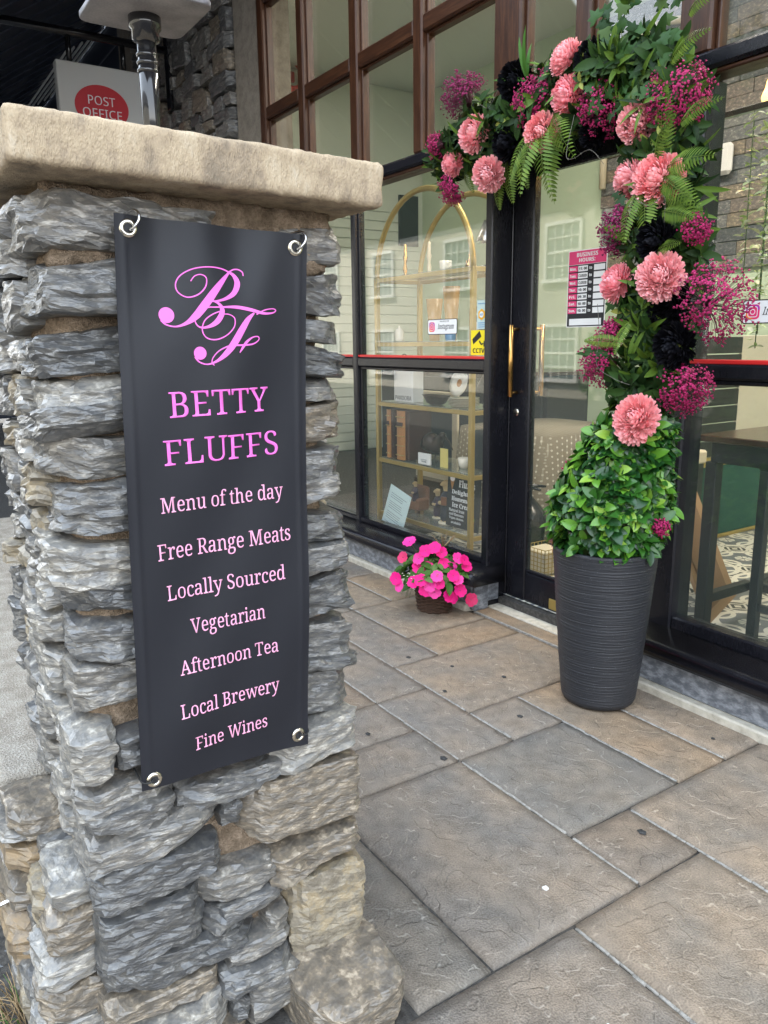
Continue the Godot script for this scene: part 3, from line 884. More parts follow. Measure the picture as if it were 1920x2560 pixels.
func build_ground() -> void:
	structure(put("ground", _plane(Vector3(0, -.045, 0), 160), M.tarmac))
	var pv: Node3D = structure(part("pavement", self))
	span("bed", Vector3(-6.2, -.04, -2.46), Vector3(1.6, -.012, .6), M.joint_dark, pv, 0)
	var U := .2268
	var used := {}
	# slabs seen in the photograph: x0, x1, z0, z1, tone
	var known := [[-1.2375, -1.014, -1.595, -1.371, 5], [-1.691, -1.2375, -1.816, -1.371, 2], [-1.9225, -1.2375, -2.042, -1.816, 4], [-1.9225, -1.2375, -2.262, -2.042, 1], [-1.2375, -.56, -2.262, -1.595, 1], [-1.014, -.33, -1.595, -1.143, 1], [-1.014, -.33, -1.143, -.465, 0], [-1.691, -1.014, -1.371, -.916, 3], [-1.691, -1.014, -.916, -.725, 2], [-2.159, -1.691, -1.595, -1.371, 0], [-1.9225, -1.691, -1.371, -.916, 3], [-2.159, -1.9225, -1.371, -.916, 0], [-1.9225, -1.691, -1.816, -1.595, 0], [-2.381, -1.9225, -2.262, -1.595, 1], [-3.056, -2.381, -1.816, -1.595, 0], [-2.6075, -2.381, -2.262, -1.816, 4], [-3.056, -2.6075, -2.262, -1.816, 1], [-3.51, -3.056, -2.262, -2.04, 4], [-3.51, -3.056, -2.04, -1.816, 1], [-2.84, -2.159, -1.595, -1.371, 3], [-.33, .35, -1.595, -1.143, 2], [-.56, .12, -2.262, -1.595, 0], [-.33, .12, -1.143, -.465, 4], [-2.159, -1.691, -.916, -.725, 3], [-2.84, -2.159, -1.371, -.916, 5], [-3.51, -2.84, -1.595, -1.143, 0], [-3.51, -2.84, -1.143, -.725, 1], [-2.84, -2.159, -.916, -.725, 0], [-3.51, -3.056, -1.816, -1.595, 2], [-4.2, -3.51, -2.262, -1.816, 0], [-4.2, -3.51, -1.816, -1.371, 3], [-4.2, -3.51, -1.371, -.725, 1], [-4.9, -4.2, -2.262, -1.595, 4], [-4.9, -4.2, -1.595, -.725, 0], [-5.6, -4.9, -2.262, -1.371, 1], [-5.6, -4.9, -1.371, -.725, 2], [-1.014, -.33, -.465, -.01, 1], [-.33, .35, -.465, -.01, 0], [-1.014, -.33, -.01, .44, 3], [-.33, .35, -.01, .44, 5], [.12, .8, -2.262, -1.595, 4], [.35, .8, -1.595, -.465, 1], [.12, .35, -1.143, -.465, 0], [.35, .8, -.465, .44, 1]]
	for k in known:
		pave_slab(pv, k[0], k[1], k[2], k[3], k[4])
	# pale pointing along the joints that run with the shopfront
	var pj := mb()
	for k in known:
		if k[3] > -.8 and k[3] != -.465 or k[3] == -2.262:
			continue
		if k[3] == -.916 and k[1] > -1.1:
			continue
		var x: float = k[0] + .01
		while x < k[1] - .02:
			var l := minf(rng.randf_range(.02, .05), k[1] - .01 - x)
			var w := rng.randf_range(.0028, .0046)
			var z: float = k[3] + rng.randf_range(-.0008, .0008)
			bx(pj, Vector3(x + l * .5, -.0062 + rng.randf_range(-.001, .0012), z), Vector3(l, .006, w * 2.0), .0015)
			x += l
	obj("pointing", pj, M.joint_pale, pv)
	# strips of stone along the foot of the shopfront
	span("cream_strip", Vector3(-1.86, -.012, -2.32), Vector3(1.2, .03, -2.215), M.cream_stone, pv, .006)
	span("cream_strip", Vector3(-5.0, -.012, -2.32), Vector3(-2.72, .03, -2.225), M.cream_stone, pv, .006)
	span("threshold_tile", Vector3(-2.70, -.012, -2.352), Vector3(-1.87, .004, -2.268), M.paving_4, pv, .003)
	span("threshold_screed", Vector3(-2.72, -.012, -2.52), Vector3(-1.8, .008, -2.355), M.cream_stone, pv, .004)
	span("threshold_edge", Vector3(-2.70, -.012, -2.268), Vector3(-1.87, .003, -2.262), M.joint_pale, pv, .001)
	# chewing gum, a drain stain
	for g in [[-1.14, -1.53, .0115], [-1.79, -1.71, .01], [-2.09, -1.62, .008], [-2.06, -1.88, .009], [-2.42, -1.69, .010], [-1.33, -2.11, .006], [-1.72, -1.33, .012], [-2.25, -1.78, .008], [-1.98, -1.22, .009]]:
		var gs := mb()
		var gp := []
		for q in 14:
			var rr: float = g[2] * (1.0 + .18 * sin(q * 2.3 + g[0] * 9))
			gp.append(Vector2(g[0] + rr * cos(TAU * q / 14), -g[1] + rr * .8 * sin(TAU * q / 14)))
		slab_poly(gs, gp, 0.0, .0022)
		var o := put("gum_spot", done(gs), M.tarmac, pv)
		o.transform = Transform3D(Basis(Vector3.RIGHT, -PI * .5), Vector3(0, .0012, 0))
	for c in [[-1.125, -1.17, .0065], [-.79, -1.0, .003]]:
		put("white_chip", rock(Vector3(c[2], c[2] * .6, c[2]) * 1.6, int(c[0] * -100), 0.0, 3.0, .003), M.paper_white, pv, Transform3D(Basis(), Vector3(c[0], .003, c[1])))
	# loose grey gravel at the foot of the wall on the street side
	var peb := rock(Vector3(.016, .011, .014), 77, 0.0, 2.6, .0035)
	var mm := MultiMesh.new()
	mm.transform_format = MultiMesh.TRANSFORM_3D
	mm.use_colors = false
	mm.mesh = peb
	var xs := []
	for i in 9000:
		var x := rng.randf_range(-3.2, -1.05)
		var z := rng.randf_range(-.16, .55)
		var s := rng.randf_range(.6, 1.5)
		xs.append(Transform3D(Basis.from_euler(Vector3(rng.randf() * 6, rng.randf() * 6, rng.randf() * 6)).scaled(Vector3.ONE * s), Vector3(x, -.036 + rng.randf_range(0, .014), z)))
	mm.instance_count = xs.size()
	for i in xs.size():
		mm.set_instance_transform(i, xs[i])
	var gi := MultiMeshInstance3D.new()
	gi.name = "gravel"
	gi.multimesh = mm
	gi.material_override = M.pebble
	add_child(gi)
	stuff(gi)
	tag(gi, "loose dark grey gravel at the foot of the rubble wall", "gravel")
	# dry grass tuft
	var gt := thing("grass_tuft", "straw coloured tuft of dry grass in the gravel by the wall", "grass", Vector3(-1.42, -.03, -.085))
	for kind in 2:
		var gs := mb()
		for i in (70 if kind == 0 else 18):
			var a := rng.randf() * TAU
			var l := rng.randf_range(.05, .12)
			var b := Vector3(rng.randf_range(-.08, .08), 0, rng.randf_range(-.025, .03))
			var d := Vector3(cos(a), 0, absf(sin(a)) * .9)
			tube(gs, [b, b + d * l * .3 + Vector3.UP * l * .6, b + d * l * .8 + Vector3.UP * l * .55], .0014, .0004, 4, false)
		obj("blades", gs, M.stem_dry if kind == 0 else M.leaf_soft, gt)

func _plane(c: Vector3, s: float) -> ArrayMesh:
	var st := mb(true)
	quad(st, c + Vector3(-s, 0, -s), c + Vector3(s, 0, -s), c + Vector3(s, 0, s), c + Vector3(-s, 0, s), Vector3.UP)
	return done(st)

# ---------------------------------------------------------------- shopfront
func pane(parent: Node, x0: float, x1: float, y0: float, y1: float, z: float) -> void:
	var st := mb(true)
	bx(st, Vector3((x0 + x1) * .5, (y0 + y1) * .5, z), Vector3(x1 - x0, y1 - y0, .006))
	obj("pane", st, M.glass, parent)

func sill(parent: Node, x0: float, x1: float, y0: float, y1: float, z0: float, z1: float) -> void:
	# a moulded sill with a rounded nose
	var st := mb()
	var pr := [Vector2(z0, y1 + .012), Vector2(z1 - .03, y1)]
	for k in 7:
		var a := PI * .5 - PI * k / 6.0
		pr.append(Vector2(z1 - (y1 - y0) * .35 + cos(a) * (y1 - y0) * .35, (y0 + y1) * .5 + sin(a) * (y1 - y0) * .5))
	pr.append(Vector2(z0, y0))
	for i in pr.size():
		var a: Vector2 = pr[i]
		var b: Vector2 = pr[(i + 1) % pr.size()]
		var e := b - a
		quad(st, Vector3(x0, a.y, a.x), Vector3(x1, a.y, a.x), Vector3(x1, b.y, b.x), Vector3(x0, b.y, b.x), Vector3(0, -(-e.x), -e.y) if false else Vector3(0, (a.y + b.y) * .5 - (y0 + y1) * .5, (a.x + b.x) * .5 - (z0 + z1) * .5))
	for s in [[x0, Vector3.LEFT], [x1, Vector3.RIGHT]]:
		var pv := PackedVector2Array(pr)
		var ix := Geometry2D.triangulate_polygon(pv)
		for i in range(0, ix.size(), 3):
			tri(st, Vector3(s[0], pv[ix[i]].y, pv[ix[i]].x), Vector3(s[0], pv[ix[i + 1]].y, pv[ix[i + 1]].x), Vector3(s[0], pv[ix[i + 2]].y, pv[ix[i + 2]].x), s[1])
	obj("sill", st, M.black_paint, parent)

func build_shop() -> void:
	var t := thing("shop_building", "shop with a black glazed front below brown timber clerestory windows", "building")
	var ZF := -2.345
	var ZB := -2.415
	var BP: Material = M.black_paint
	# left display window
	var w := part("display_window", t)
	for m in [[-5.0, -4.93], [-3.9, -3.855]]:
		span("mullion", Vector3(m[0], .2, ZB), Vector3(m[1], 2.058, ZF), BP, w, .006)
	span("post", Vector3(-2.748, .002, -2.457), Vector3(-2.703, 2.058, ZF + .004), BP, w, .005)
	for s in [[-4.93, -3.9], [-3.855, -2.748]]:
		span("bottom_rail", Vector3(s[0], .205, ZB + .004), Vector3(s[1], .236, ZF - .006), BP, w, .006)
		span("mid_rail", Vector3(s[0], 1.112, ZB + .004), Vector3(s[1], 1.166, ZF - .004), BP, w, .008)
		span("bead", Vector3(s[0], 1.098, ZB + .012), Vector3(s[1], 1.112, ZF - .018), BP, w, .004)
		span("red_tape", Vector3(s[0], 1.166, ZB + .014), Vector3(s[1], 1.178, ZF - .01), M.red_tape, w, .002)
		pane(w, s[0] - .004, s[1] + .004, .236, 1.098, -2.386)
		pane(w, s[0] - .004, s[1] + .004, 1.178, 2.06, -2.386)
		for v in [[.236, 1.098], [1.178, 2.058]]:
			span("side_bead", Vector3(s[0], v[0], -2.382), Vector3(s[0] + .012, v[1], -2.368), BP, w, .003)
			span("side_bead", Vector3(s[1] - .012, v[0], -2.382), Vector3(s[1], v[1], -2.368), BP, w, .003)
	sill(w, -5.0, -2.65, .135, .2, -2.41, -2.2)
	span("plinth", Vector3(-5.0, .03, -2.42), Vector3(-2.7, .135, -2.25), M.plinth_stone, w, .006)
	span("plinth_end", Vector3(-2.752, .002, -2.34), Vector3(-2.682, .132, -2.255), M.plinth_stone, w, .006)
	# right display window
	var r := part("display_window", t)
	span("post", Vector3(-1.782, .14, -2.457), Vector3(-1.69, 2.058, ZF), BP, r, .006)
	span("bottom_rail", Vector3(-1.69, .205, ZB), Vector3(1.1, .256, ZF - .006), BP, r, .006)
	span("mid_rail", Vector3(-1.69, 1.112, ZB), Vector3(1.1, 1.164, ZF - .004), BP, r, .008)
	span("bead", Vector3(-1.69, 1.096, ZB + .012), Vector3(1.1, 1.112, ZF - .018), BP, r, .004)
	span("red_tape", Vector3(-1.69, 1.164, ZB + .014), Vector3(1.1, 1.178, ZF - .01), M.red_tape, r, .002)
	span("mullion", Vector3(1.1, .2, ZB), Vector3(1.2, 2.058, ZF), BP, r, .006)
	pane(r, -1.694, 1.1, .256, 1.096, -2.386)
	pane(r, -1.694, 1.1, 1.178, 2.06, -2.386)
	sill(r, -1.8, 1.2, .14, .205, -2.41, -2.19)
	span("plinth", Vector3(-1.76, .03, -2.42), Vector3(1.2, .14, -2.245), M.plinth_stone, r, .006)
	span("plinth_block", Vector3(-1.8, .002, -2.42), Vector3(-1.762, .138, -2.26), M.display_wood, r, .004)
	# transom and clerestory
	span("transom", Vector3(-5.0, 2.075, -2.45), Vector3(1.2, 2.13, -2.335), BP, t, .01)
	span("transom_edge", Vector3(-5.0, 2.06, -2.44), Vector3(1.2, 2.075, -2.35), M.brown_wood_rail, t, .004)
	var cw := part("clerestory", t)
	var ms := [[-5.0, -4.92], [-4.47, -4.395], [-3.88, -3.80], [-3.30, -3.225], [-2.72, -2.56], [-2.27, -2.195], [-1.81, -1.69], [-1.2, -1.12], [-.6, -.52], [0.0, .08], [.6, .68], [1.12, 1.2]]
	for m in ms:
		span("mullion", Vector3(m[0], 2.13, -2.42), Vector3(m[1], 3.9, ZF), M.brown_wood, cw, .008)
		span("mullion_bead", Vector3(m[1], 2.13, -2.415), Vector3(m[1] + .014, 3.9, -2.372), M.brown_wood, cw, .003)
	for i in ms.size() - 1:
		var x0: float = ms[i][1]
		var x1: float = ms[i + 1][0]
		for y in [2.645, 3.31]:
			span("rail", Vector3(x0, y, -2.42), Vector3(x1, y + .075, ZF - .004), M.brown_wood_rail, cw, .008)
			span("rail_bead", Vector3(x0 + .014, y - .012, -2.415), Vector3(x1, y, -2.372), M.brown_wood_rail, cw, .003)
		pane(cw, x0, x1, 2.13, 2.645, -2.4)
		pane(cw, x0, x1, 2.72, 3.31, -2.4)
		pane(cw, x0, x1, 3.385, 3.9, -2.4)
	# walls round the glazing
	span("upper_wall", Vector3(-7.6, 3.9, -2.75), Vector3(2.6, 6.6, -2.345), M.plaster, t, .01)
	span("render_strip", Vector3(-5.42, 0, -2.45), Vector3(-5.0, 3.9, -2.37), M.plaster, t, .01)
	span("end_wall", Vector3(1.2, 0, -2.75), Vector3(2.6, 3.9, -2.345), M.plaster, t, .01)
	var rf := mb(true)
	bx(rf, Vector3(-2.5, 7.3, -4.4), Vector3(10.6, .14, 5.6), .02, Basis(Vector3.RIGHT, .45))
	obj("roof", rf, M.roof_slate, t)
	# door
	var d := part("door", t)
	span("stile", Vector3(-2.699, .022, -2.505), Vector3(-2.575, 2.05, -2.462), BP, d, .006)
	span("stile", Vector3(-1.92, .022, -2.505), Vector3(-1.795, 2.05, -2.462), BP, d, .006)
	span("bottom_rail", Vector3(-2.575, .022, -2.502), Vector3(-1.92, .185, -2.465), BP, d, .006)
	span("top_rail", Vector3(-2.575, 1.93, -2.502), Vector3(-1.92, 2.05, -2.465), BP, d, .006)
	span("glazing_bead", Vector3(-2.575, .185, -2.49), Vector3(-1.92, .2, -2.47), BP, d, .004)
	pane(d, -2.578, -1.917, .2, 1.935, -2.483)
	for z in [[-2.418, -2.462, -2.652], [-2.56, -2.505, -2.605]]:
		var hs := mb()
		tube(hs, [Vector3(z[2], 1.0, z[0]), Vector3(z[2], 1.315, z[0])], .012, .012, 16)
		for y in [1.018, 1.297]:
			tube(hs, [Vector3(z[2], y, z[1]), Vector3(z[2], y, z[0])], .0075, .0075, 12)
		obj("handle", hs, M.brass, d)
	span("frame", Vector3(-2.76, .01, -2.525), Vector3(-2.701, 2.05, -2.459), BP, d, .003)
	var ks := mb()
	lathe(ks, [Vector2(.018, 0), Vector2(.018, .004), Vector2(.012, .006), Vector2(0, .006)], 20)
	put("lock_cylinder", done(ks), M.nickel, d, Transform3D(Basis(Vector3.RIGHT, PI * .5), Vector3(-2.655, .928, -2.462)))
	span("letter_plate", Vector3(-2.41, .055, -2.465), Vector3(-2.2, .105, -2.458), M.gold_paint, d, .003)
	span("jamb", Vector3(-2.703, 2.05, -2.5), Vector3(-1.782, 2.07, -2.46), BP, d, .002)
	span("head_panel", Vector3(-2.703, 2.07, -2.52), Vector3(-1.782, 2.13, -2.46), BP, d, .002)

func build_pier() -> void:
	var t := thing("stone_pier", "rubble stone pier beside the brown timber windows, past the render strip", "pier")
	span("mortar_core", Vector3(-8.2, 0, -2.8), Vector3(-5.42, 5.2, -2.4), M.plaster, t, .01)
	var sd := 2000
	var y := 1.7
	while y < 4.9:
		var h := rng.randf_range(.07, .17)
		var x := -5.44
		while x > -7.3:
			var w := rng.randf_range(.14, .42)
			lay(t, Vector3(x - w * .5, y + h * .5, -2.4 + rng.randf_range(-.015, .015)), Vector3(w * .97, h * .95, .14), sd, ["slate_b", "slate_d", "slate_c", "slate_a", "slate_c"][sd % 5], .5, 7.0, .03)
			sd += 1
			x -= w
		y += h

func build_room() -> void:
	var f: Node3D = structure(part("floor", self))
	span("screed", Vector3(-7.7, -.03, -5.7), Vector3(1.6, .04, -2.42), M.joint_dark, f, 0)
	# patterned cement tiles
	var n := 256
	var im := Image.create(n, n, false, Image.FORMAT_RGB8)
	for py in n:
		for px in n:
			var u := absf((px + .5) / n - .5) * 2.0
			var v := absf((py + .5) / n - .5) * 2.0
			var c := Color(.03, .03, .03)
			var rc := Vector2(u, v).length()
			var dc := Vector2(u - 1, v - 1).length()
			var dm := Vector2(u - 1, v).length()
			var dn := Vector2(u, v - 1).length()
			if dc < .98 and dc > .8:
				c = Color(.7, .67, .57)
			elif dc < .8:
				c = Color(.16, .17, .175)
				if dc < .3 and absf(fposmod(atan2(v - 1, u - 1) * 4.0 / PI, 1.0) - .5) < .38 and dc > .06:
					c = Color(.7, .67, .57)
			if absf(minf(dm, dn) - .42) < .075:
				c = Color(.7, .67, .57)
			if u + v < .38 and u + v > .27 or u + v < .14:
				c = Color(.7, .67, .57)
			if rc < .5 and (absf(rc - .44) < .05):
				c = Color(.7, .67, .57)
			im.set_pixel(px, py, c.linear_to_srgb())
	var tm := mat("cement_tile", c3(1, 1, 1), .35)
	tm.albedo_texture = ImageTexture.create_from_image(im)
	var ts := SurfaceTool.new()
	ts.begin(Mesh.PRIMITIVE_TRIANGLES)
	var e := .1495
	for q in [[-e, -e], [e, -e], [e, e], [-e, -e], [e, e], [-e, e]]:
		ts.set_normal(Vector3.UP)
		ts.set_uv(Vector2(q[0] / (2 * e) + .5, q[1] / (2 * e) + .5))
		ts.add_vertex(Vector3(q[0], .005, q[1]))
	var tile := ts.commit()
	for i in 11:
		for j in 11:
			put("floor_tile", tile, tm, f, Transform3D(Basis(), Vector3(-3.75 + i * .3, .043, -2.6 - j * .3)))
	# walls
	var lw: Node3D = structure(part("wall_left", self))
	span("wall_core", Vector3(-7.8, 0, -5.7), Vector3(-7.62, 3.95, -2.42), M.wall_white, lw, 0)
	for k in 26:
		span("board", Vector3(-7.62, .05 + k * .1, -5.5), Vector3(-7.6, .142 + k * .1, -2.6), M.wall_white, lw, .004)
	span("upper_board", Vector3(-7.62, 2.65, -5.5), Vector3(-7.6, 3.9, -2.6), M.wall_white, lw, .004)
	span("dark_panel", Vector3(-7.6, 2.3, -5.46), Vector3(-7.57, 2.84, -5.2), M.dark_board, lw, .004)
	var bw: Node3D = structure(part("wall_back", self))
	span("wall_core", Vector3(-7.8, 0, -5.75), Vector3(1.7, 3.95, -5.55), M.wall_sage, bw, 0)
	# stone cladding on the right part of the back wall
	var cn := 0
	var y := 1.75
	while y < 3.85 and cn < 300:
		var x := -4.95
		while x < -1.6:
			var w := rng.randf_range(.16, .42)
			span("cladding_stone", Vector3(x, y, -5.55), Vector3(x + w - .004, y + .096, -5.53 + rng.randf_range(0, .02)), M["clad_%d" % rng.randi_range(0, 5)], bw, .004)
			cn += 1
			x += w
		y += .1
	structure(span("wall_right", Vector3(1.5, 0, -5.7), Vector3(1.7, 3.95, -2.42), M.wall_cream, null, 0))
	structure(span("wall_front_left", Vector3(-7.8, 0, -2.56), Vector3(-5.3, 3.95, -2.46), M.wall_white, null, 0))
	structure(span("ceiling", Vector3(-7.8, 3.92, -5.75), Vector3(1.7, 4.05, -2.46), M.ceiling_white, null, 0))
	# dark boarded partition with a green panel below, seen through the right window
	var pt := thing("partition", "low partition of black boards over a dark green panel behind the table", "partition")
	for k in 7:
		span("board", Vector3(-2.79, .56 + k * .1, -4.35), Vector3(-2.765, .652 + k * .1, -3.55), M.dark_board, pt, .004)
	span("dado", Vector3(-2.79, .50, -4.6), Vector3(-2.76, .555, -3.55), M.gold_paint, pt, .004)
	span("green_panel", Vector3(-2.79, .07, -5.5), Vector3(-2.765, .5, -3.55), M.green_panel, pt, .003)
	span("skirting", Vector3(-2.79, .048, -5.5), Vector3(-2.757, .07, -3.55), M.gold_paint, pt, .003)
	span("cream_panel", Vector3(-2.79, .56, -5.5), Vector3(-2.767, 1.26, -4.352), M.wall_cream, pt, .003)
	# added ceiling lamps, out of the camera view, that brighten the shop
	for q in [[-6.6, -2.74], [-3.4, -3.7], [-1.0, -3.7]]:
		var lp := thing("added_ceiling_lamp", "added white strip lamp out of view that brightens the shop", "lamp", Vector3(q[0], 3.86, q[1]), "added strip lamps brightening the shop")
		box("frame", Vector3(0, .03, 0), Vector3(1.84, .04, .24), M.window_paint, lp, .005)
		var em := mat("fill_glow", c3(.8, .8, .78), .5)
		em.emission_enabled = true
		em.emission = Color(1, .97, .9)
		em.emission_energy_multiplier = .5
		box("diffuser", Vector3(0, .0, 0), Vector3(1.8, .02, .2), em, lp, .002)
		var al := AreaLight3D.new()
		al.name = "fill_light"
		lp.add_child(al)
		al.position = Vector3(0, -.02, 0)
		al.rotation = Vector3(-PI * .5, 0, 0)
		al.area_size = Vector2(1.8, .2)
		al.light_energy = LAMP
		al.light_color = Color(1, .97, .9)
		al.shadow_enabled = true
		al.area_range = 12.0

var LAMP := 2.6

func build_stickers() -> void:
	# opening hours on the door glass
	var h := thing("opening_hours_sign", "pink and white opening hours sign stuck on the door glass", "sign", Vector3(-2.28, 1.45, -2.4785))
	h.rotation.z = 0.0
	box("card", Vector3(0, 0, 0), Vector3(.204, .304, .001), M.white_print, h, 0)
	box("head", Vector3(0, .122, .001), Vector3(.196, .052, .001), M.hot_pink, h, 0)
	box("table_ground", Vector3(0, -.027, .001), Vector3(.196, .243, .001), M.ink, h, 0)
	text("BUSINESS", "Droid Sans", Vector3(0, .133, .002), .11, .016, M.white_print, h, Basis(), true)
	text("HOURS:", "Droid Sans", Vector3(0, .112, .002), .085, .015, M.white_print, h, Basis(), true)
	var rows := [["Mon.", "11: 00"], ["Tues.", "CLOSED"], ["Wed.", "CLOSED"], ["Thur.", "10: 00"], ["Fri.", "09: 30"], ["Sat.", "10: 00"], ["Sun.", "10: 00"]]
	for i in 7:
		var y := .079 - i * .0275
		box("day_field", Vector3(-.072, y, .002), Vector3(.046, .022, .001), M.hot_pink, h, 0)
		box("time_field", Vector3(-.02, y, .002), Vector3(.05, .022, .001), M.white_print, h, 0)
		box("close_field", Vector3(.066, y, .002), Vector3(.056, .022, .001), M.white_print, h, 0)
		text(rows[i][0], "Droid Sans", Vector3(-.072, y, .003), .034, .011, M.white_print, h, Basis(), true)
		text(rows[i][1], "Droid Sans", Vector3(-.02, y, .003), .042, .011, M.ink, h, Basis(), true)
		text("to", "Droid Sans", Vector3(.021, y, .003), .014, .011, M.white_print, h, Basis(), true)
	box("foot_field", Vector3(0, -.131, .002), Vector3(.17, .026, .001), M.white_print, h, 0)
	# camera warning
	var c := thing("cctv_sign", "yellow CCTV warning sign on the window glass", "sign", Vector3(-2.832, 1.24, -2.3815))
	box("card", Vector3.ZERO, Vector3(.108, .112, .001), M.yellow, c, 0)
	text("CCTV", "Droid Sans", Vector3(.002, -.036, .001), .082, .021, M.ink, c, Basis(), true)
	var cs := mb(true)
	var rot := Transform2D(.6, Vector2(-.012, .022))
	var body := []
	for q in [[-.036, -.011], [.03, -.014], [.034, .014], [-.03, .012]]:
		body.append(rot * Vector2(q[0], q[1]))
	slab_poly(cs, body, .0008, .0016)
	obj("camera_symbol", cs, M.ink, c)
	var c2 := mb(true)
	slab_poly(c2, [Vector2(.004, .004), Vector2(.02, -.012), Vector2(.034, -.007), Vector2(.036, -.001), Vector2(.021, -.004), Vector2(.01, .01)], .0008, .0016)
	slab_poly(c2, [Vector2(.036, -.018), Vector2(.043, -.018), Vector2(.045, .008), Vector2(.038, .008)], .0008, .0016)
	obj("bracket_symbol", c2, M.ink, c)
	# blue and white sticker with a hexagon
	var s := thing("sticker", "small pale blue sticker with an orange hexagon on the window glass", "sticker", Vector3(-2.812, 1.365, -2.3815))
	box("card", Vector3.ZERO, Vector3(.066, .128, .001), M.paper_blue, s, 0)
	var hx := mb(true)
	var hp := []
	for k in 6:
		hp.append(Vector2(cos(PI / 6 + k * PI / 3), sin(PI / 6 + k * PI / 3)) * .026)
	slab_poly(hx, hp, .0006, .0014)
	obj("hexagon", hx, mat("sticker_orange", c3(.8, .42, .02), .6), s)
	var hi := mb(true)
	slab_poly(hi, ell(0, 0, .014, .014, 16), .0013, .002)
	obj("disc", hi, M.white_print, s)
	text("Fitted by", "Droid Sans", Vector3(0, .048, .001), .05, .008, M.sticker_blue, s)
	text("AST", "Droid Sans", Vector3(0, 0, .0022), .022, .009, M.sticker_blue, s, Basis(), true)
	for k in 3:
		box("text_line", Vector3(0, -.037 - k * .009, .0008), Vector3(.046, .0035, .0006), M.sticker_blue, s, 0)
	for w in [[-3.107, 1.317, -2.3815, .235, .074, "white sticker with a camera glyph on the glass of the display window", 1.0], [-1.425, 1.328, -2.3815, .2, .074, "white sticker with a camera glyph on the glass beside the garland", 1.0]]:
		var g := thing("social_sticker", w[5], "sticker", Vector3(w[0], w[1], w[2]))
		var ks := mb(true)
		slab_poly(ks, rrect(0, 0, w[3], w[4], .01), 0, .0008)
		obj("border", ks, M.ink, g)
		var kk := mb(true)
		slab_poly(kk, rrect(0, 0, w[3] - .007, w[4] - .007, .008), .0006, .0014)
		obj("card", kk, M.white_print, g)
		var gx: float = -w[3] * .5 + .036
		var q0 := mb(true)
		slab_poly(q0, rrect(gx, 0, .046, .046, .012), .0012, .002)
		obj("glyph_ground", q0, M.insta_red, g)
		var q1 := mb(true)
		slab_poly(q1, [Vector2(gx - .014, .022), Vector2(gx - .02, .018), Vector2(gx - .0225, .012), Vector2(gx - .0225, .002), Vector2(gx - .002, .0225)], .0018, .0023)
		slab_poly(q1, [Vector2(gx + .018, .019), Vector2(gx + .0, .0225), Vector2(gx + .0225, .004), Vector2(gx + .0225, .012)], .0018, .0023)
		obj("glyph_purple", q1, M.insta_purple, g)
		var q2 := mb(true)
		slab_poly(q2, [Vector2(gx - .0225, -.002), Vector2(gx - .0225, -.012), Vector2(gx - .018, -.02), Vector2(gx - .01, -.0225), Vector2(gx + .002, -.0225)], .0018, .0023)
		obj("glyph_orange", q2, M.insta_orange, g)
		for rr in [[.017, .0145, true], [.009, .0065, false]]:
			var q3 := mb(true)
			var oo := rrect(gx, 0, rr[0] * 2, rr[0] * 2, .008) if rr[2] else ell(gx, 0, rr[0], rr[0], 20)
			var ii := rrect(gx, 0, rr[1] * 2, rr[1] * 2, .006) if rr[2] else ell(gx, 0, rr[1], rr[1], 20)
			for k in oo.size():
				var k2: int = (k + 1) % oo.size()
				quad(q3, Vector3(oo[k].x, oo[k].y, .0026), Vector3(oo[k2].x, oo[k2].y, .0026), Vector3(ii[k2].x, ii[k2].y, .0026), Vector3(ii[k].x, ii[k].y, .0026), Vector3.BACK)
			obj("glyph_ring", q3, M.white_print, g)
		var sl := Basis(Vector3(1, 0, 0), Vector3(.22, 1, 0), Vector3(0, 0, 1))
		text("Instagram", "Droid Serif", Vector3(gx + .1 * w[3] / .235 + .012, -.002, .0016), .125, .032, M.ink, g, sl)
		text("FOLLOW US ON", "Droid Sans", Vector3(gx + .1, .026, .0016), .07, .006, M.ink, g)

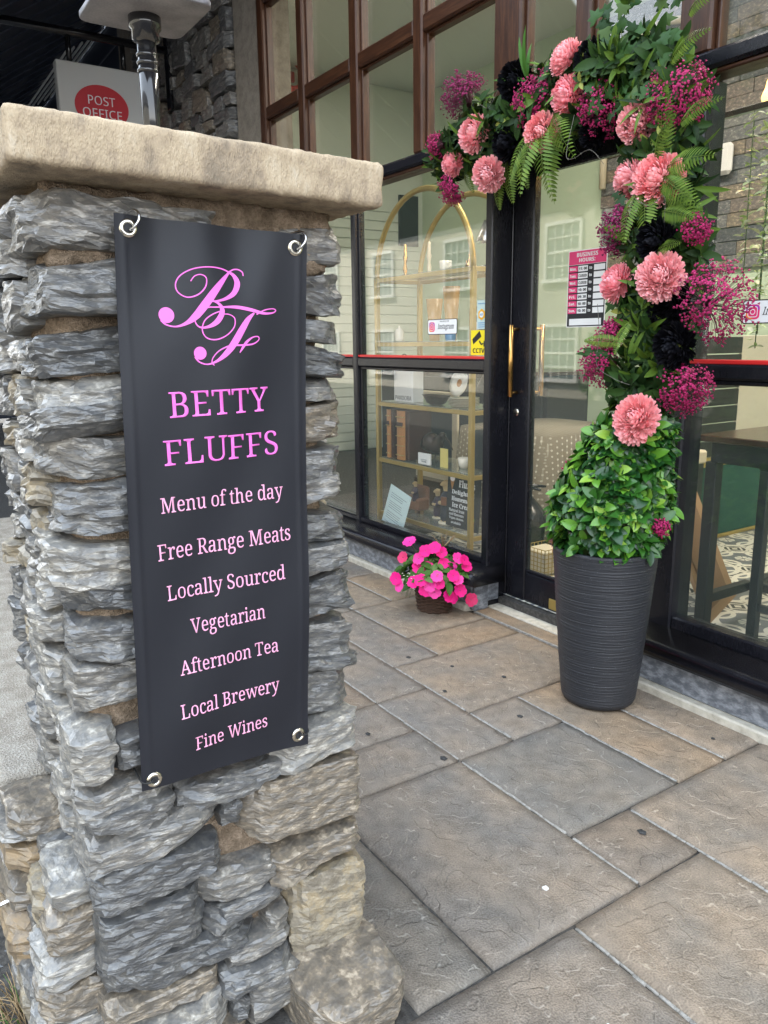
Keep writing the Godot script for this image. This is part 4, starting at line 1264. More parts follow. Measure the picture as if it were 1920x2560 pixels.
func build_display() -> void:
	# arched gold shelf unit
	var t := thing("display_shelf", "arched gold metal shelf unit with glass shelves in the shop window", "shelf")
	var x0 := -4.12
	var x1 := -3.21
	var zf := -2.66
	var zb := -2.98
	for z in [zf, zb]:
		for x in [x0, x1]:
			span("upright", Vector3(x - .014, .05, z - .014), Vector3(x + .014, 1.62, z + .014), M.gold_paint, t, .003)
		var ar := mb()
		var pts := []
		for k in 25:
			var a := PI * k / 24.0
			pts.append(Vector3((x0 + x1) * .5 + cos(a) * (x1 - x0) * .5, 1.6 + sin(a) * .46, z))
		tube(ar, pts, .016, .016, 8)
		obj("arch", ar, M.gold_paint, t)
	for y in [.2, .54, .89, 1.25, 1.625]:
		for z in [zf, zb]:
			span("shelf_rail", Vector3(x0 + .014, y - .03, z - .01), Vector3(x1 - .014, y - .006, z + .01), M.gold_paint, t, .002)
		for x in [x0, x1]:
			span("side_rail", Vector3(x - .01, y - .03, zb + .014), Vector3(x + .01, y - .006, zf - .014), M.gold_paint, t, .002)
		span("shelf", Vector3(x0 + .016, y - .006, zb + .005), Vector3(x1 - .016, y, zf - .005), M.shelf_glass, t, .001)
	structure(span("window_bed", Vector3(-4.99, .04, -2.64), Vector3(-2.76, .09, -2.415), M.display_wood, null, .003))
	# books
	for k in 2:
		var b := thing("antique_book", ["thinner antique book with tan leather spine, on the gold shelf", "thicker antique book with brown boards and tan spine, on the gold shelf"][k], "book", Vector3([-4.03, -3.9][k], .541, -2.68))
		var w: float = [.055, .12][k]
		box("boards", Vector3(w * .12, .15, -.09), Vector3(w, .3 - .005 * k, .17), M.leather_brown, b, .004)
		var sp := mb()
		var ring := []
		for q in 9:
			var a := PI * q / 8.0
			ring.append(Vector2(-cos(a) * w * .36, sin(a) * .014))
		for q in 8:
			quad(sp, Vector3(ring[q].x, .002, ring[q].y), Vector3(ring[q + 1].x, .002, ring[q + 1].y), Vector3(ring[q + 1].x, .3, ring[q + 1].y), Vector3(ring[q].x, .3, ring[q].y), Vector3(0, 0, 1))
		obj("spine", sp, M.leather_tan, b)
		for q in 5:
			box("band", Vector3(0, .03 + q * .058, .008), Vector3(w * .7, .006, .016), M.gold_paint, b, .002)
		box("title_label", Vector3(0, .215, .012), Vector3(w * .5, .03, .006), M.leather_brown, b, .001)
	# bronze bird
	var bd := thing("bird_figure", "bronze bird figure with a long bill on the gold shelf", "figurine", Vector3(-3.73, .541, -2.78))
	bd.add_child(_lump("body", [[Vector3(-.05, .1, 0), .035], [Vector3(0, .115, 0), .055], [Vector3(.05, .1, 0), .04], [Vector3(.085, .145, 0), .02], [Vector3(.11, .165, 0), .019]], M.bronze), true)
	var bs := mb()
	tube(bs, [Vector3(.12, .165, 0), Vector3(.17, .14, 0), Vector3(.21, .09, 0)], .007, .002, 8)
	obj("bill", bs, M.bronze, bd)
	for s in [-1.0, 1.0]:
		var ls := mb()
		tube(ls, [Vector3(0, .08, .02 * s), Vector3(.015, .04, .022 * s), Vector3(0, .004, .022 * s), Vector3(.03, .003, .022 * s)], .006, .004, 8)
		obj("leg", ls, M.bronze, bd)
	# gift bag
	var bag := thing("gift_bag", "white paper gift bag with dark lettering on the gold shelf", "bag", Vector3(-3.92, .89, -2.72))
	box("body", Vector3(0, .1, -.03), Vector3(.2, .2, .08), M.paper_white, bag, .003)
	text("PANDORA", "Droid Sans", Vector3(0, .025, .0102), .17, .026, M.ink, bag)
	var hs := mb()
	tube(hs, v3path([Vector3(-.05, .2, 0), Vector3(-.04, .26, 0), Vector3(0, .285, 0), Vector3(.04, .26, 0), Vector3(.05, .2, 0)], 4), .003, .003, 6)
	obj("handle", hs, M.ink, bag)
	# plates
	var st := thing("plate_stack", "stack of white china plates on the gold shelf", "plates", Vector3(-3.4, .89, -2.76))
	for k in 6:
		var ps := mb()
		lathe(ps, [Vector2(.0, .001), Vector2(.06, .001), Vector2(.085, .009), Vector2(.088, .011), Vector2(.06, .005), Vector2(0, .005)], 32, Vector3(0, k * .008, 0))
		obj("plate", ps, M.china, st)
	var sp2 := thing("standing_plate", "cream china plate standing upright on the plate stack", "plate", Vector3(-3.46, .938, -2.78))
	var p2 := mb()
	lathe(p2, [Vector2(0, 0), Vector2(.05, .0), Vector2(.076, .01), Vector2(.078, .013), Vector2(.05, .006), Vector2(0, .006)], 32)
	put("dish", done(p2), M.china, sp2, Transform3D(Basis(Vector3.RIGHT, PI * .42), Vector3(0, .078, 0)))
	var p3 := mb()
	lathe(p3, [Vector2(0, 0.009), Vector2(.022, .007)], 16)
	put("painted_centre", done(p3), M.leather_tan, sp2, Transform3D(Basis(Vector3.RIGHT, PI * .42), Vector3(0, .078, 0)))
	var tr := thing("carved_tray", "dark carved oval tray beside the plates on the gold shelf", "tray", Vector3(-3.63, .89, -2.74))
	var t1 := mb()
	lathe(t1, [Vector2(.03, .0), Vector2(.05, .01), Vector2(.07, .05), Vector2(.075, .055), Vector2(.06, .05), Vector2(.045, .015), Vector2(0, .012)], 24, Vector3.ZERO, .08)
	put("bowl", done(t1), M.bronze, tr, Transform3D(Basis.from_scale(Vector3(1.5, 1, .8)), Vector3.ZERO))
	# cards
	var cd := thing("card_holder", "white card holder at the front of the gold shelf", "card", Vector3(-3.66, .541, -2.68))
	box("card", Vector3(0, .034, 0), Vector3(.12, .066, .012), M.paper_white, cd, .002)
	box("print_line", Vector3(0, .03, .0068), Vector3(.06, .003, .0006), M.ink_grey, cd, 0)
	text("Cornwall", "Droid Serif", Vector3(0, .02, .0068), .05, .012, M.ink_grey, cd)
	var nt := thing("yellow_note", "yellow price note standing on the gold shelf", "note", Vector3(-3.5, .541, -2.7))
	box("note", Vector3(0, .055, 0), Vector3(.07, .11, .003), M.note_yellow, nt, 0)
	var bb := thing("black_box", "small black box at the back of the gold shelf", "box", Vector3(-3.3, .541, -2.86))
	box("body", Vector3(0, .11, 0), Vector3(.13, .22, .1), M.dark_board, bb, .004)
	# sheet of paper leaning on the glass
	var pp := thing("notice", "pale sheet of printed paper leaning against the window glass", "notice", Vector3(-3.73, .09, -2.46))
	pp.rotation = Vector3(-.16, 0, -.22)
	box("sheet", Vector3(0, .165, 0), Vector3(.225, .325, .0015), M.paper_blue, pp, 0)
	for k in 19:
		if k == 3 or k == 8 or k == 13:
			continue
		var wl := rng.randf_range(.12, .17)
		box("print_line", Vector3(-.085 + wl * .5, .285 - k * .0125, .0012), Vector3(wl, .0032, .0006), M.ink_grey, pp, 0)
	# ice cream board
	var ib := thing("ice_cream_board", "black chalkboard sign with white lettering about ice cream", "sign", Vector3(-3.36, .205, -2.72))
	ib.rotation.x = -.06
	box("board", Vector3(0, .165, 0), Vector3(.29, .33, .008), M.ink, ib, .002)
	var tx := [["Betty", .3, .12, .042], ["Fluff's", .255, .14, .042], ["Delightful", .2, .2, .032], ["Homemade", .165, .2, .026], ["Ice Cream", .128, .185, .027], ["Natural fruit", .097, .14, .017], ["and flavours", .074, .13, .016], ["Vegan choices", .05, .13, .017], ["available", .026, .09, .014]]
	for k in tx.size():
		text(tx[k][0], "Droid Serif", Vector3(.03 if k < 2 else (0.0 if k < 5 else -.05), tx[k][1], .0045), tx[k][2], tx[k][3], M.white_print, ib, Basis(), k < 5)
	for q in [[-.1, .27, 1.0], [.09, .06, -1.0]]:
		var cn := mb(true)
		slab_poly(cn, [Vector2(q[0] - .02, q[1]), Vector2(q[0], q[1] - .06), Vector2(q[0] + .02, q[1])], .0044, .0052)
		obj("cone", cn, M.leather_tan, ib)
		var sc := mb(true)
		slab_poly(sc, ell(q[0], q[1] + .008, .021, .018, 16), .0044, .0056)
		obj("scoop", sc, M.petal_pink if q[2] > 0 else M.leaf_light, ib)
	# meerkat figures
	meerkat(Vector3(-3.55, .2, -2.76), 1.0, "tall meerkat figure in dark robes holding a book", M.navy_cloth, true)
	meerkat(Vector3(-3.69, .2, -2.8), .7, "small standing meerkat figure in a purple coat", M.purple_cloth, false)
	var ac := thing("toy_armchair", "tiny brown leather armchair in the display window", "figurine", Vector3(-3.9, .2, -2.8))
	box("seat", Vector3(0, .045, .01), Vector3(.11, .05, .09), M.chair_leather, ac, .01)
	box("back", Vector3(0, .1, -.04), Vector3(.13, .13, .03), M.chair_leather, ac, .012)
	for s in [-1.0, 1.0]:
		box("arm", Vector3(.066 * s, .06, .01), Vector3(.03, .08, .1), M.chair_leather, ac, .012)
		box("foot", Vector3(.05 * s, .01, .03), Vector3(.016, .02, .016), M.dark_wood, ac, .002)
	meerkat(Vector3(-3.9, .262, -2.785), .52, "meerkat figure in a dark robe sitting in the toy armchair", M.purple_cloth, false)
	# amber glass vases and small lamps on the upper shelves
	for q in [[-3.62, 1.25, .3, "tall amber glass vase on the upper gold shelf, beside the wooden clock"], [-3.78, 1.25, .24, "shorter amber glass vase on the upper gold shelf"]]:
		var v := thing("glass_vase", q[3], "vase", Vector3(q[0], q[1], -2.84))
		var vs := mb()
		lathe(vs, [Vector2(0, 0), Vector2(.03, .0), Vector2(.034, q[2] * .3), Vector2(.05, q[2]), Vector2(.047, q[2]), Vector2(.03, q[2] * .3), Vector2(0, .01)], 24)
		obj("body", vs, M.amber_glass, v)
	var ck := thing("mantel_clock", "brown wooden mantel clock on the upper gold shelf", "clock", Vector3(-3.33, 1.25, -2.84))
	box("case", Vector3(0, .09, 0), Vector3(.16, .18, .1), M.dark_wood, ck, .01)
	var cf := mb(true)
	slab_poly(cf, ell(0, .1, .045, .045, 24), .05, .053)
	obj("dial", cf, M.ivory, ck)
	box("hand", Vector3(0, .115, .0545), Vector3(.004, .035, .001), M.ink, ck, 0)
	trinkets()
	table_lamp(Vector3(-3.32, .89, -2.88), .2, "small dark table lamp beside the plates on the gold shelf", M.dark_board)
	table_lamp(Vector3(-3.3, 1.625, -2.84), .24, "small metal shaded lamp on the top gold shelf", M.steel)

func trinkets() -> void:
	# small wares on the shelves
	var pr := {
		"jar": [Vector2(0, 0), Vector2(.026, 0), Vector2(.03, .01), Vector2(.03, .055), Vector2(.022, .068), Vector2(.024, .074), Vector2(0, .076)],
		"stick": [Vector2(0, 0), Vector2(.03, 0), Vector2(.028, .008), Vector2(.009, .02), Vector2(.014, .05), Vector2(.008, .08), Vector2(.016, .12), Vector2(.01, .125), Vector2(.009, .19), Vector2(0, .195)],
		"cup": [Vector2(0, 0), Vector2(.02, 0), Vector2(.03, .02), Vector2(.036, .06), Vector2(.033, .06), Vector2(.026, .02), Vector2(0, .01)],
		"bell": [Vector2(0, 0), Vector2(.035, 0), Vector2(.03, .012), Vector2(.02, .05), Vector2(.008, .06), Vector2(.006, .1), Vector2(0, .104)]}
	for q in [["brass_candlestick", "stick", -4.02, 1.625, -2.8, "brass", "brass candlestick at the outer end of the top gold shelf", "candlestick"], ["brass_candlestick", "stick", -3.86, 1.625, -2.86, "ivory", "ivory candlestick on the top gold shelf", "candlestick"], ["lidded_jar", "jar", -4.0, 1.25, -2.74, "china", "white lidded jar on the shelf with the amber vases", "jar"], ["lidded_jar", "jar", -3.5, 1.25, -2.74, "sticker_blue", "blue lidded jar on the shelf with the amber vases", "jar"], ["tea_cup", "cup", -3.6, 1.625, -2.78, "china", "white cup on the top gold shelf", "cup"], ["hand_bell", "bell", -3.46, 1.625, -2.84, "brass", "brass hand bell on the top gold shelf", "bell"], ["lidded_jar", "jar", -4.02, .2, -2.9, "leather_tan", "brown lidded jar behind the toy armchair", "jar"], ["hand_bell", "bell", -3.78, .2, -2.94, "ivory", "ivory hand bell behind the meerkat figures", "bell"], ["tea_cup", "cup", -3.42, .541, -2.78, "china", "white cup beside the yellow note", "cup"]]:
		var t := thing(q[0], q[5 + 1], q[7], Vector3(q[2], q[3], q[4]))
		var s := mb()
		lathe(s, pr[q[1]], 22)
		obj("body", s, M[q[5]], t)
		if q[1] == "jar":
			var k := mb()
			lathe(k, [Vector2(0, .074), Vector2(.008, .078), Vector2(.006, .09), Vector2(0, .092)], 14)
			obj("knob", k, M[q[5]], t)
		elif q[1] == "cup":
			var k := mb()
			tube(k, v3path([Vector3(.032, .05, 0), Vector3(.052, .045, 0), Vector3(.05, .025, 0), Vector3(.03, .02, 0)], 4), .003, .003, 6)
			obj("handle", k, M[q[5]], t)

func table_lamp(at: Vector3, h: float, label: String, m: Material) -> void:
	var t := thing("table_lamp", label, "lamp", at)
	var s := mb()
	lathe(s, [Vector2(0, 0), Vector2(.04, 0), Vector2(.04, .012), Vector2(.008, .02), Vector2(.007, h * .6), Vector2(0, h * .6)], 20)
	obj("stand", s, m, t)
	var q := mb()
	lathe(q, [Vector2(.075, h * .55), Vector2(.03, h), Vector2(.028, h), Vector2(.072, h * .55)], 24)
	obj("shade", q, m, t)

func _lump(called: String, balls: Array, m: Material, cell := .007) -> MeshInstance3D:
	# one continuous skin round a chain of balls (tapered capsules joined smoothly), as surface nets
	var lo := Vector3.INF
	var hi := -Vector3.INF
	for b in balls:
		var q: Vector3 = b[0]
		var rr: float = b[1] * 1.4
		lo = lo.min(q - Vector3.ONE * rr)
		hi = hi.max(q + Vector3.ONE * rr)
	var n := Vector3i(((hi - lo) / cell).ceil()) + Vector3i(2, 2, 2)
	var f := PackedFloat32Array()
	f.resize(n.x * n.y * n.z)
	for z in n.z:
		for y in n.y:
			for x in n.x:
				var p := lo + Vector3(x, y, z) * cell
				var acc := 0.0
				for i in balls.size():
					var a: Vector3 = balls[i][0]
					var ra: float = balls[i][1]
					var k: int = i + 1 if i + 1 < balls.size() and balls[i].size() < 3 else i
					var b: Vector3 = balls[k][0]
					var rb: float = balls[k][1]
					var t := 0.0
					if k != i:
						t = clampf((p - a).dot(b - a) / maxf((b - a).length_squared(), 1e-9), 0, 1)
					acc += exp(-(p.distance_to(a.lerp(b, t)) - lerpf(ra, rb, t)) / (cell * .9))
				f[(z * n.y + y) * n.x + x] = -log(maxf(acc, 1e-30)) * cell * .9
	var vid := {}
	var vs := PackedVector3Array()
	for z in n.z - 1:
		for y in n.y - 1:
			for x in n.x - 1:
				var sum := Vector3.ZERO
				var cnt := 0
				for e in [[0, 0, 0, 1, 0, 0], [0, 1, 0, 1, 1, 0], [0, 0, 1, 1, 0, 1], [0, 1, 1, 1, 1, 1], [0, 0, 0, 0, 1, 0], [1, 0, 0, 1, 1, 0], [0, 0, 1, 0, 1, 1], [1, 0, 1, 1, 1, 1], [0, 0, 0, 0, 0, 1], [1, 0, 0, 1, 0, 1], [0, 1, 0, 0, 1, 1], [1, 1, 0, 1, 1, 1]]:
					var f0 := f[((z + e[2]) * n.y + y + e[1]) * n.x + x + e[0]]
					var f1 := f[((z + e[5]) * n.y + y + e[4]) * n.x + x + e[3]]
					if (f0 < 0) != (f1 < 0):
						var tt := f0 / (f0 - f1)
						sum += Vector3(e[0], e[1], e[2]).lerp(Vector3(e[3], e[4], e[5]), tt)
						cnt += 1
				if cnt > 0:
					vid[(z * n.y + y) * n.x + x] = vs.size()
					vs.append(lo + (Vector3(x, y, z) + sum / cnt) * cell)
	var st := mb()
	var step := [1, n.x, n.x * n.y]
	for z in range(1, n.z - 1):
		for y in range(1, n.y - 1):
			for x in range(1, n.x - 1):
				var id := (z * n.y + y) * n.x + x
				for a in 3:
					var f0 := f[id]
					var f1 := f[id + step[a]]
					if (f0 < 0) == (f1 < 0):
						continue
					var s1: int = step[(a + 1) % 3]
					var s2: int = step[(a + 2) % 3]
					var o := Vector3.ZERO
					o[a] = 1.0 if f0 < 0 else -1.0
					if vid.has(id) and vid.has(id - s1) and vid.has(id - s2) and vid.has(id - s1 - s2):
						quad(st, vs[vid[id]], vs[vid[id - s1]], vs[vid[id - s1 - s2]], vs[vid[id - s2]], o)
	var mi := MeshInstance3D.new()
	mi.mesh = done(st)
	mi.material_override = m
	mi.name = called
	return mi

func meerkat(at: Vector3, s: float, label: String, cloth: Material, book: bool) -> void:
	var t := thing("meerkat_figure", label, "figurine", at)
	t.scale = Vector3.ONE * s
	var fur := [[Vector3(0, .2, 0), .02], [Vector3(0, .232, .004), .022], [Vector3(.002, .238, .024), .012], [Vector3(.002, .234, .04), .006, 1], [Vector3(-.018, .248, -.004), .007, 1], [Vector3(.018, .248, -.004), .007, 1]]
	t.add_child(_lump("head", fur, M.fur_cream, .005), true)
	var rb := [[Vector3(0, .19, 0), .018], [Vector3(0, .15, 0), .03], [Vector3(0, .09, 0), .033], [Vector3(0, .04, 0), .036, 1], [Vector3(-.03, .165, 0), .014], [Vector3(-.042, .13, .012), .013], [Vector3(-.025, .125, .03), .011, 1], [Vector3(.03, .165, 0), .014], [Vector3(.044, .13, .012), .013], [Vector3(.028, .12, .032), .011, 1]]
	t.add_child(_lump("robe", rb, cloth, .006), true)
	for k in [-1.0, 1.0]:
		t.add_child(_lump("foot", [[Vector3(.016 * k, .02, 0), .012], [Vector3(.016 * k, .008, .02), .009, 1]], M.fur_cream, .005), true)
		t.add_child(_lump("paw", [[Vector3(.02 * k, .122, .036), .01], [Vector3(.012 * k, .124, .042), .009, 1]], M.fur_cream, .005), true)
		var ey := mb()
		lathe(ey, [Vector2(.0, -.004), Vector2(.005, 0), Vector2(0, .004)], 10, Vector3(.009 * k, .242, .02))
		obj("eye", ey, M.ink, t)
	var bs := mb()
	lathe(bs, [Vector2(.05, 0), Vector2(.05, .006), Vector2(.044, .01), Vector2(0, .01)], 24)
	obj("base", bs, M.ivory, t)
	if book:
		box("book", Vector3(.03, .14, .045), Vector3(.036, .05, .012), M.chair_leather, t, .002, Basis(Vector3.UP, .4))

# ---------------------------------------------------------------- inside, further back
func build_inside() -> void:
	# table by the right window
	var t := thing("table", "wooden topped table with square black legs behind the right window", "table")
	span("top", Vector3(-1.92, .845, -3.55), Vector3(-.7, .872, -2.76), M.dark_wood, t, .004)
	span("apron", Vector3(-1.88, .76, -2.83), Vector3(-.74, .845, -2.8), M.dark_board, t, .003)
	span("apron", Vector3(-1.88, .76, -3.5), Vector3(-1.85, .845, -2.84), M.dark_board, t, .003)
	for q in [[-1.88, -2.83], [-.75, -2.83], [-1.88, -3.5], [-.75, -3.5]]:
		span("leg", Vector3(q[0] - .025, .05, q[1] - .025), Vector3(q[0] + .025, .76, q[1] + .025), M.dark_board, t, .003)
	span("stretcher", Vector3(-1.855, .16, -3.19), Vector3(-.775, .2, -3.15), M.dark_board, t, .003)
	for z in [[-3.475, -3.19], [-3.15, -2.855]]:
		span("stretcher", Vector3(-1.9, .16, z[0]), Vector3(-1.86, .2, z[1]), M.dark_board, t, .003)
	var s := thing("bar_stool", "black square legged stool standing at the table behind the right window", "stool", Vector3(-1.5, .05, -2.95))
	box("seat", Vector3(0, .72, 0), Vector3(.36, .04, .3), M.dark_board, s, .01)
	for q in [[-.15, .13], [.15, .13], [-.15, -.13], [.15, -.13]]:
		box("leg", Vector3(q[0], .35, q[1]), Vector3(.036, .7, .036), M.dark_board, s, .002)
	for z in [-.13, .13]:
		box("rung", Vector3(0, .16, z), Vector3(.264, .03, .02), M.dark_board, s, .002)
	# flattened cardboard leaning on the post
	for k in 3:
		var cb := thing("flattened_box", ["flattened brown cardboard box at the front of the leaning stack", "flattened brown cardboard box in the middle of the leaning stack", "flattened brown cardboard box at the back of the leaning stack"][k], "cardboard", Vector3(-1.98 - k * .035, .05, -3.12 - k * .04), "cardboard leaning inside the window")
		cb.rotation = Vector3(0, .35, .42 + k * .03)
		box("sheet", Vector3(0, .29, 0), Vector3(.02, .66, .46 - k * .05), M.cardboard if k != 1 else M.cardboard_dark, cb, .003)
		box("flap", Vector3(.014, .29, .03), Vector3(.006, .5, .3 - k * .05), M.cardboard_dark, cb, .002)
	# table with a dotted cloth
	var dots := Image.create(64, 64, false, Image.FORMAT_RGB8)
	dots.fill(Color(.19, .165, .115).linear_to_srgb())
	for y in 64:
		for x in 64:
			if Vector2(fposmod(x, 32) - 16, fposmod(y + (16 if (x / 32) % 2 == 1 else 0), 32) - 16).length() < 5.5:
				dots.set_pixel(x, y, Color(.5, .47, .38).linear_to_srgb())
	var cm := skin(mat("dotted_cloth", c3(1, 1, 1), .9), ImageTexture.create_from_image(dots), Vector3(14, 14, 14))
	var ct := thing("cloth_table", "table under a beige dotted cloth inside the shop", "table")
	span("leg", Vector3(-3.75, .05, -3.75), Vector3(-3.7, .68, -3.7), M.dark_wood, ct, .003)
	var cs := mb()
	var ring0 := []
	var ring1 := []
	var cc := Vector3(-3.72, 0, -3.72)
	for k in 72:
		var a := TAU * k / 72
		var sq := maxf(absf(cos(a)), absf(sin(a)))
		var rr := .45 / pow(pow(absf(cos(a)), 6) + pow(absf(sin(a)), 6), 1.0 / 6)
		ring0.append(cc + Vector3(cos(a) * rr, .69, sin(a) * rr))
		var r2 := rr * (1.12 + .06 * sin(a * 9)) + .02 * (1.0 - sq)
		ring1.append(cc + Vector3(cos(a) * r2, .08, sin(a) * r2))
	for k in 72:
		var k2 := (k + 1) % 72
		tri(cs, cc + Vector3(0, .69, 0), ring0[k], ring0[k2], Vector3.UP)
		quad(cs, ring0[k], ring0[k2], ring1[k2], ring1[k], ring0[k] - cc)
	obj("tablecloth", cs, cm, ct)
	var sb := thing("added_sideboard", "long black cabinet added to darken the room behind the gold shelf", "added_sideboard")  # dark furniture added to make the lower interior look darker
	span("carcass", Vector3(-6.6, .1, -4.75), Vector3(-4.3, .98, -4.3), M.dark_board, sb, .005)
	span("top", Vector3(-6.64, .98, -4.78), Vector3(-4.26, 1.01, -4.27), M.dark_wood, sb, .004)
	for k in 4:
		span("door", Vector3(-6.57 + k * .57, .14, -4.3), Vector3(-6.05 + k * .57, .94, -4.28), M.dark_board, sb, .006)
	span("kickboard", Vector3(-6.56, .045, -4.7), Vector3(-4.34, .1, -4.34), M.dark_board, sb, .002)
	# bin bags, gold basket, framed picture, box
	for q in [[-3.2, -3.05, .3, "tied black bin bag beside the gold wire basket"], [-3.05, -3.35, .34, "tied black bin bag behind the door glass, against the dotted cloth"]]:
		var bg := thing("bin_bag", q[3], "bin bag", Vector3(q[0], .05, q[1]))
		var h: float = q[2]
		bg.add_child(_lump("sack", [[Vector3(0, h * .38, 0), h * .4], [Vector3(.03, h * .7, 0), h * .3], [Vector3(0, h * 1.15, 0), h * .07, 1]], M.bin_bag, .022), true)
		for k in 5:
			var ks := mb()
			var a := k * 1.3
			tube(ks, [Vector3(0, h * 1.15, 0), Vector3(cos(a) * .05, h * 1.3, sin(a) * .05), Vector3(cos(a) * .12, h * 1.28, sin(a) * .12)], .02, .006, 6)
			obj("ear", ks, M.bin_bag, bg)
	var gb := thing("wire_basket", "small gold wire basket on the tiled floor behind the door", "basket", Vector3(-2.86, .05, -2.88))
	for k in 7:
		var a: float = -.08 + k * .16 / 6.0
		for z in [-.08, .08]:
			box("wire", Vector3(a, .07, z), Vector3(.003, .14, .003), M.gold_paint, gb, 0)
		for x in [-.08, .08]:
			box("wire", Vector3(x, .07, a), Vector3(.003, .14, .003), M.gold_paint, gb, 0)
		for z in [-.08, .08]:
			box("wire", Vector3(0, k * .14 / 6.0, z), Vector3(.16, .003, .0035), M.gold_paint, gb, 0)
		for x in [-.08, .08]:
			box("wire", Vector3(x, k * .14 / 6.0, 0), Vector3(.0035, .003, .16), M.gold_paint, gb, 0)
	box("lining", Vector3(0, .065, 0), Vector3(.15, .12, .15), M.ivory, gb, .004)
	var cx := thing("storage_box", "cream topped dark storage box behind the planter", "box", Vector3(-2.62, .05, -3.5))
	box("body", Vector3(0, .28, 0), Vector3(.3, .56, .26), M.dark_board, cx, .005)
	box("lid", Vector3(0, .59, 0), Vector3(.32, .07, .28), M.ivory, cx, .01)
	var pf := thing("picture_frame", "pale framed picture standing behind the gold shelf", "picture", Vector3(-4.35, .3, -3.3))
	box("backing", Vector3(0, .3, 0), Vector3(.42, .56, .01), M.dark_board, pf, 0)
	for q in [[Vector3(0, .58, .01), Vector3(.48, .06, .02)], [Vector3(0, .02, .01), Vector3(.48, .06, .02)], [Vector3(-.21, .3, .01), Vector3(.06, .5, .02)], [Vector3(.21, .3, .01), Vector3(.06, .5, .02)]]:
		box("frame_side", q[0], q[1], M.ivory, pf, .004)
	box("stand_block", Vector3(0, -.125, 0), Vector3(.3, .25, .2), M.dark_wood, pf, .004)
	# red ring shaped alarm bell on the far wall
	var al := thing("alarm_bell", "red ring shaped bell on the far shop wall, behind the timber window", "bell", Vector3(-7.57, 3.83, -3.9))
	var as1 := mb()
	var ap := []
	for k in 25:
		ap.append(Vector3(.04, sin(TAU * k / 24) * .13, cos(TAU * k / 24) * .13))
	tube(as1, ap, .035, .035, 10, false)
	obj("ring", as1, M.alarm_red, al)
	box("mount", Vector3(-.012, 0, 0), Vector3(.03, .1, .1), M.alarm_red, al, .01)
	var dt := thing("smoke_detector", "white wall sensor on the stone cladding inside the shop", "sensor", Vector3(-3.79, 2.53, -5.49))
	box("case", Vector3(0, 0, .01), Vector3(.2, .22, .06), M.paper_white, dt, .025)
	# arched yellow mirror frame on the cladding
	var mf := thing("arched_mirror", "arched pale yellow frame on the stone cladding above the garland", "mirror", Vector3(-4.38, 3.1, -5.5))
	var msx := mb()
	var mp := []
	for k in 19:
		mp.append(Vector3(-cos(PI * k / 18) * .52, sin(PI * k / 18) * .52, .03))
	tube(msx, mp, .03, .03, 8)
	tube(msx, [Vector3(-.52, -.6, .03), Vector3(-.52, 0, .03)], .03, .03, 8)
	tube(msx, [Vector3(.52, -.6, .03), Vector3(.52, 0, .03)], .03, .03, 8)
	obj("frame", msx, M.ivory, mf)
	# hanging artificial wisteria at the right window
	var hw := thing("hanging_wisteria", "pale green artificial wisteria hanging behind the right window", "plant", Vector3(-1.78, 2.02, -2.66))
	var wl := cluster(3, .03, .014, [c3(.3, .42, .14), c3(.5, .6, .34), c3(.62, .64, .5)], .9, 31)
	for k in 14:
		var x := .02 + k * .05
		var ln := rng.randf_range(.45, .85)
		var ss := mb()
		var zz := rng.randf_range(-.1, .06)
		tube(ss, [Vector3(x, 0, zz), Vector3(x + .01, -ln, zz)], .002, .002, 5)
		obj("strand", ss, M.stem_green, hw)
		var ws := mb()
		var nn := int(ln * 46)
		for i in nn:
			var y := -ln * (i + .5) / nn
			var tf := Transform3D(Basis.from_euler(Vector3(rng.randf_range(-.6, .6), rng.randf() * TAU, rng.randf_range(-.6, .6))).scaled(Vector3.ONE * rng.randf_range(.7, 1.2)), Vector3(x + rng.randf_range(-.02, .02), y, zz + rng.randf_range(-.02, .02)))
			ws.append_from(wl, 0, tf)
		stuff(put("blossom", ws.commit(), M.leaf_vc, hw))
	span("hanging_rod", Vector3(-.2, -.01, -.03), Vector3(.9, .01, 0), M.dark_wood, hw, .003)
	for x in [-.2, .88]:
		span("rod_hanger", Vector3(x, .01, -.03), Vector3(x + .02, .1, 0), M.dark_wood, hw, .003)
	# warm lit lamp high inside at the right
	var gl := thing("pendant_lamp", "lit warm pendant lamp high inside the right window", "lamp", Vector3(-2.0, 2.2, -3.2))
	var em := mat("bulb_glow", c3(.9, .7, .35), .5)
	em.emission_enabled = true
	em.emission = Color(1, .72, .3)
	em.emission_energy_multiplier = 2.2
	gl.add_child(_lump("bulb", [[Vector3(0, 0, 0), .04], [Vector3(0, .05, 0), .018, 1]], em, .01), true)
	var ws2 := mb()
	tube(ws2, [Vector3(0, .1, 0), Vector3(0, 1.7, 0)], .004, .004, 6)
	obj("flex", ws2, M.ink, gl)
	var ol := OmniLight3D.new()
	ol.name = "bulb_light"
	gl.add_child(ol)
	ol.light_color = Color(1, .78, .45)
	ol.light_energy = .12
	ol.light_size = .04
	ol.omni_range = 8
	ol.shadow_enabled = true

# ---------------------------------------------------------------- plants
func leaf_into(st: SurfaceTool, l: float, w: float, curl: float, fold: float, xf: Transform3D, col: Color, n := 4) -> void:
	# a pointed leaf along +z, its face up
	var prev := []
	for i in n + 1:
		var t := float(i) / n
		var hw := w * .5 * pow(sin(PI * pow(t, .85)), .62) if i > 0 and i < n else 0.0
		var y := -curl * l * t * t
		prev.append([xf * Vector3(-hw, y + hw * fold, t * l), xf * Vector3(0, y, t * l), xf * Vector3(hw, y + hw * fold, t * l)])
	var up := xf.basis * Vector3.UP
	st.set_color(col)
	for i in n:
		for s in 2:
			quad(st, prev[i][s], prev[i][s + 1], prev[i + 1][s + 1], prev[i + 1][s], up)

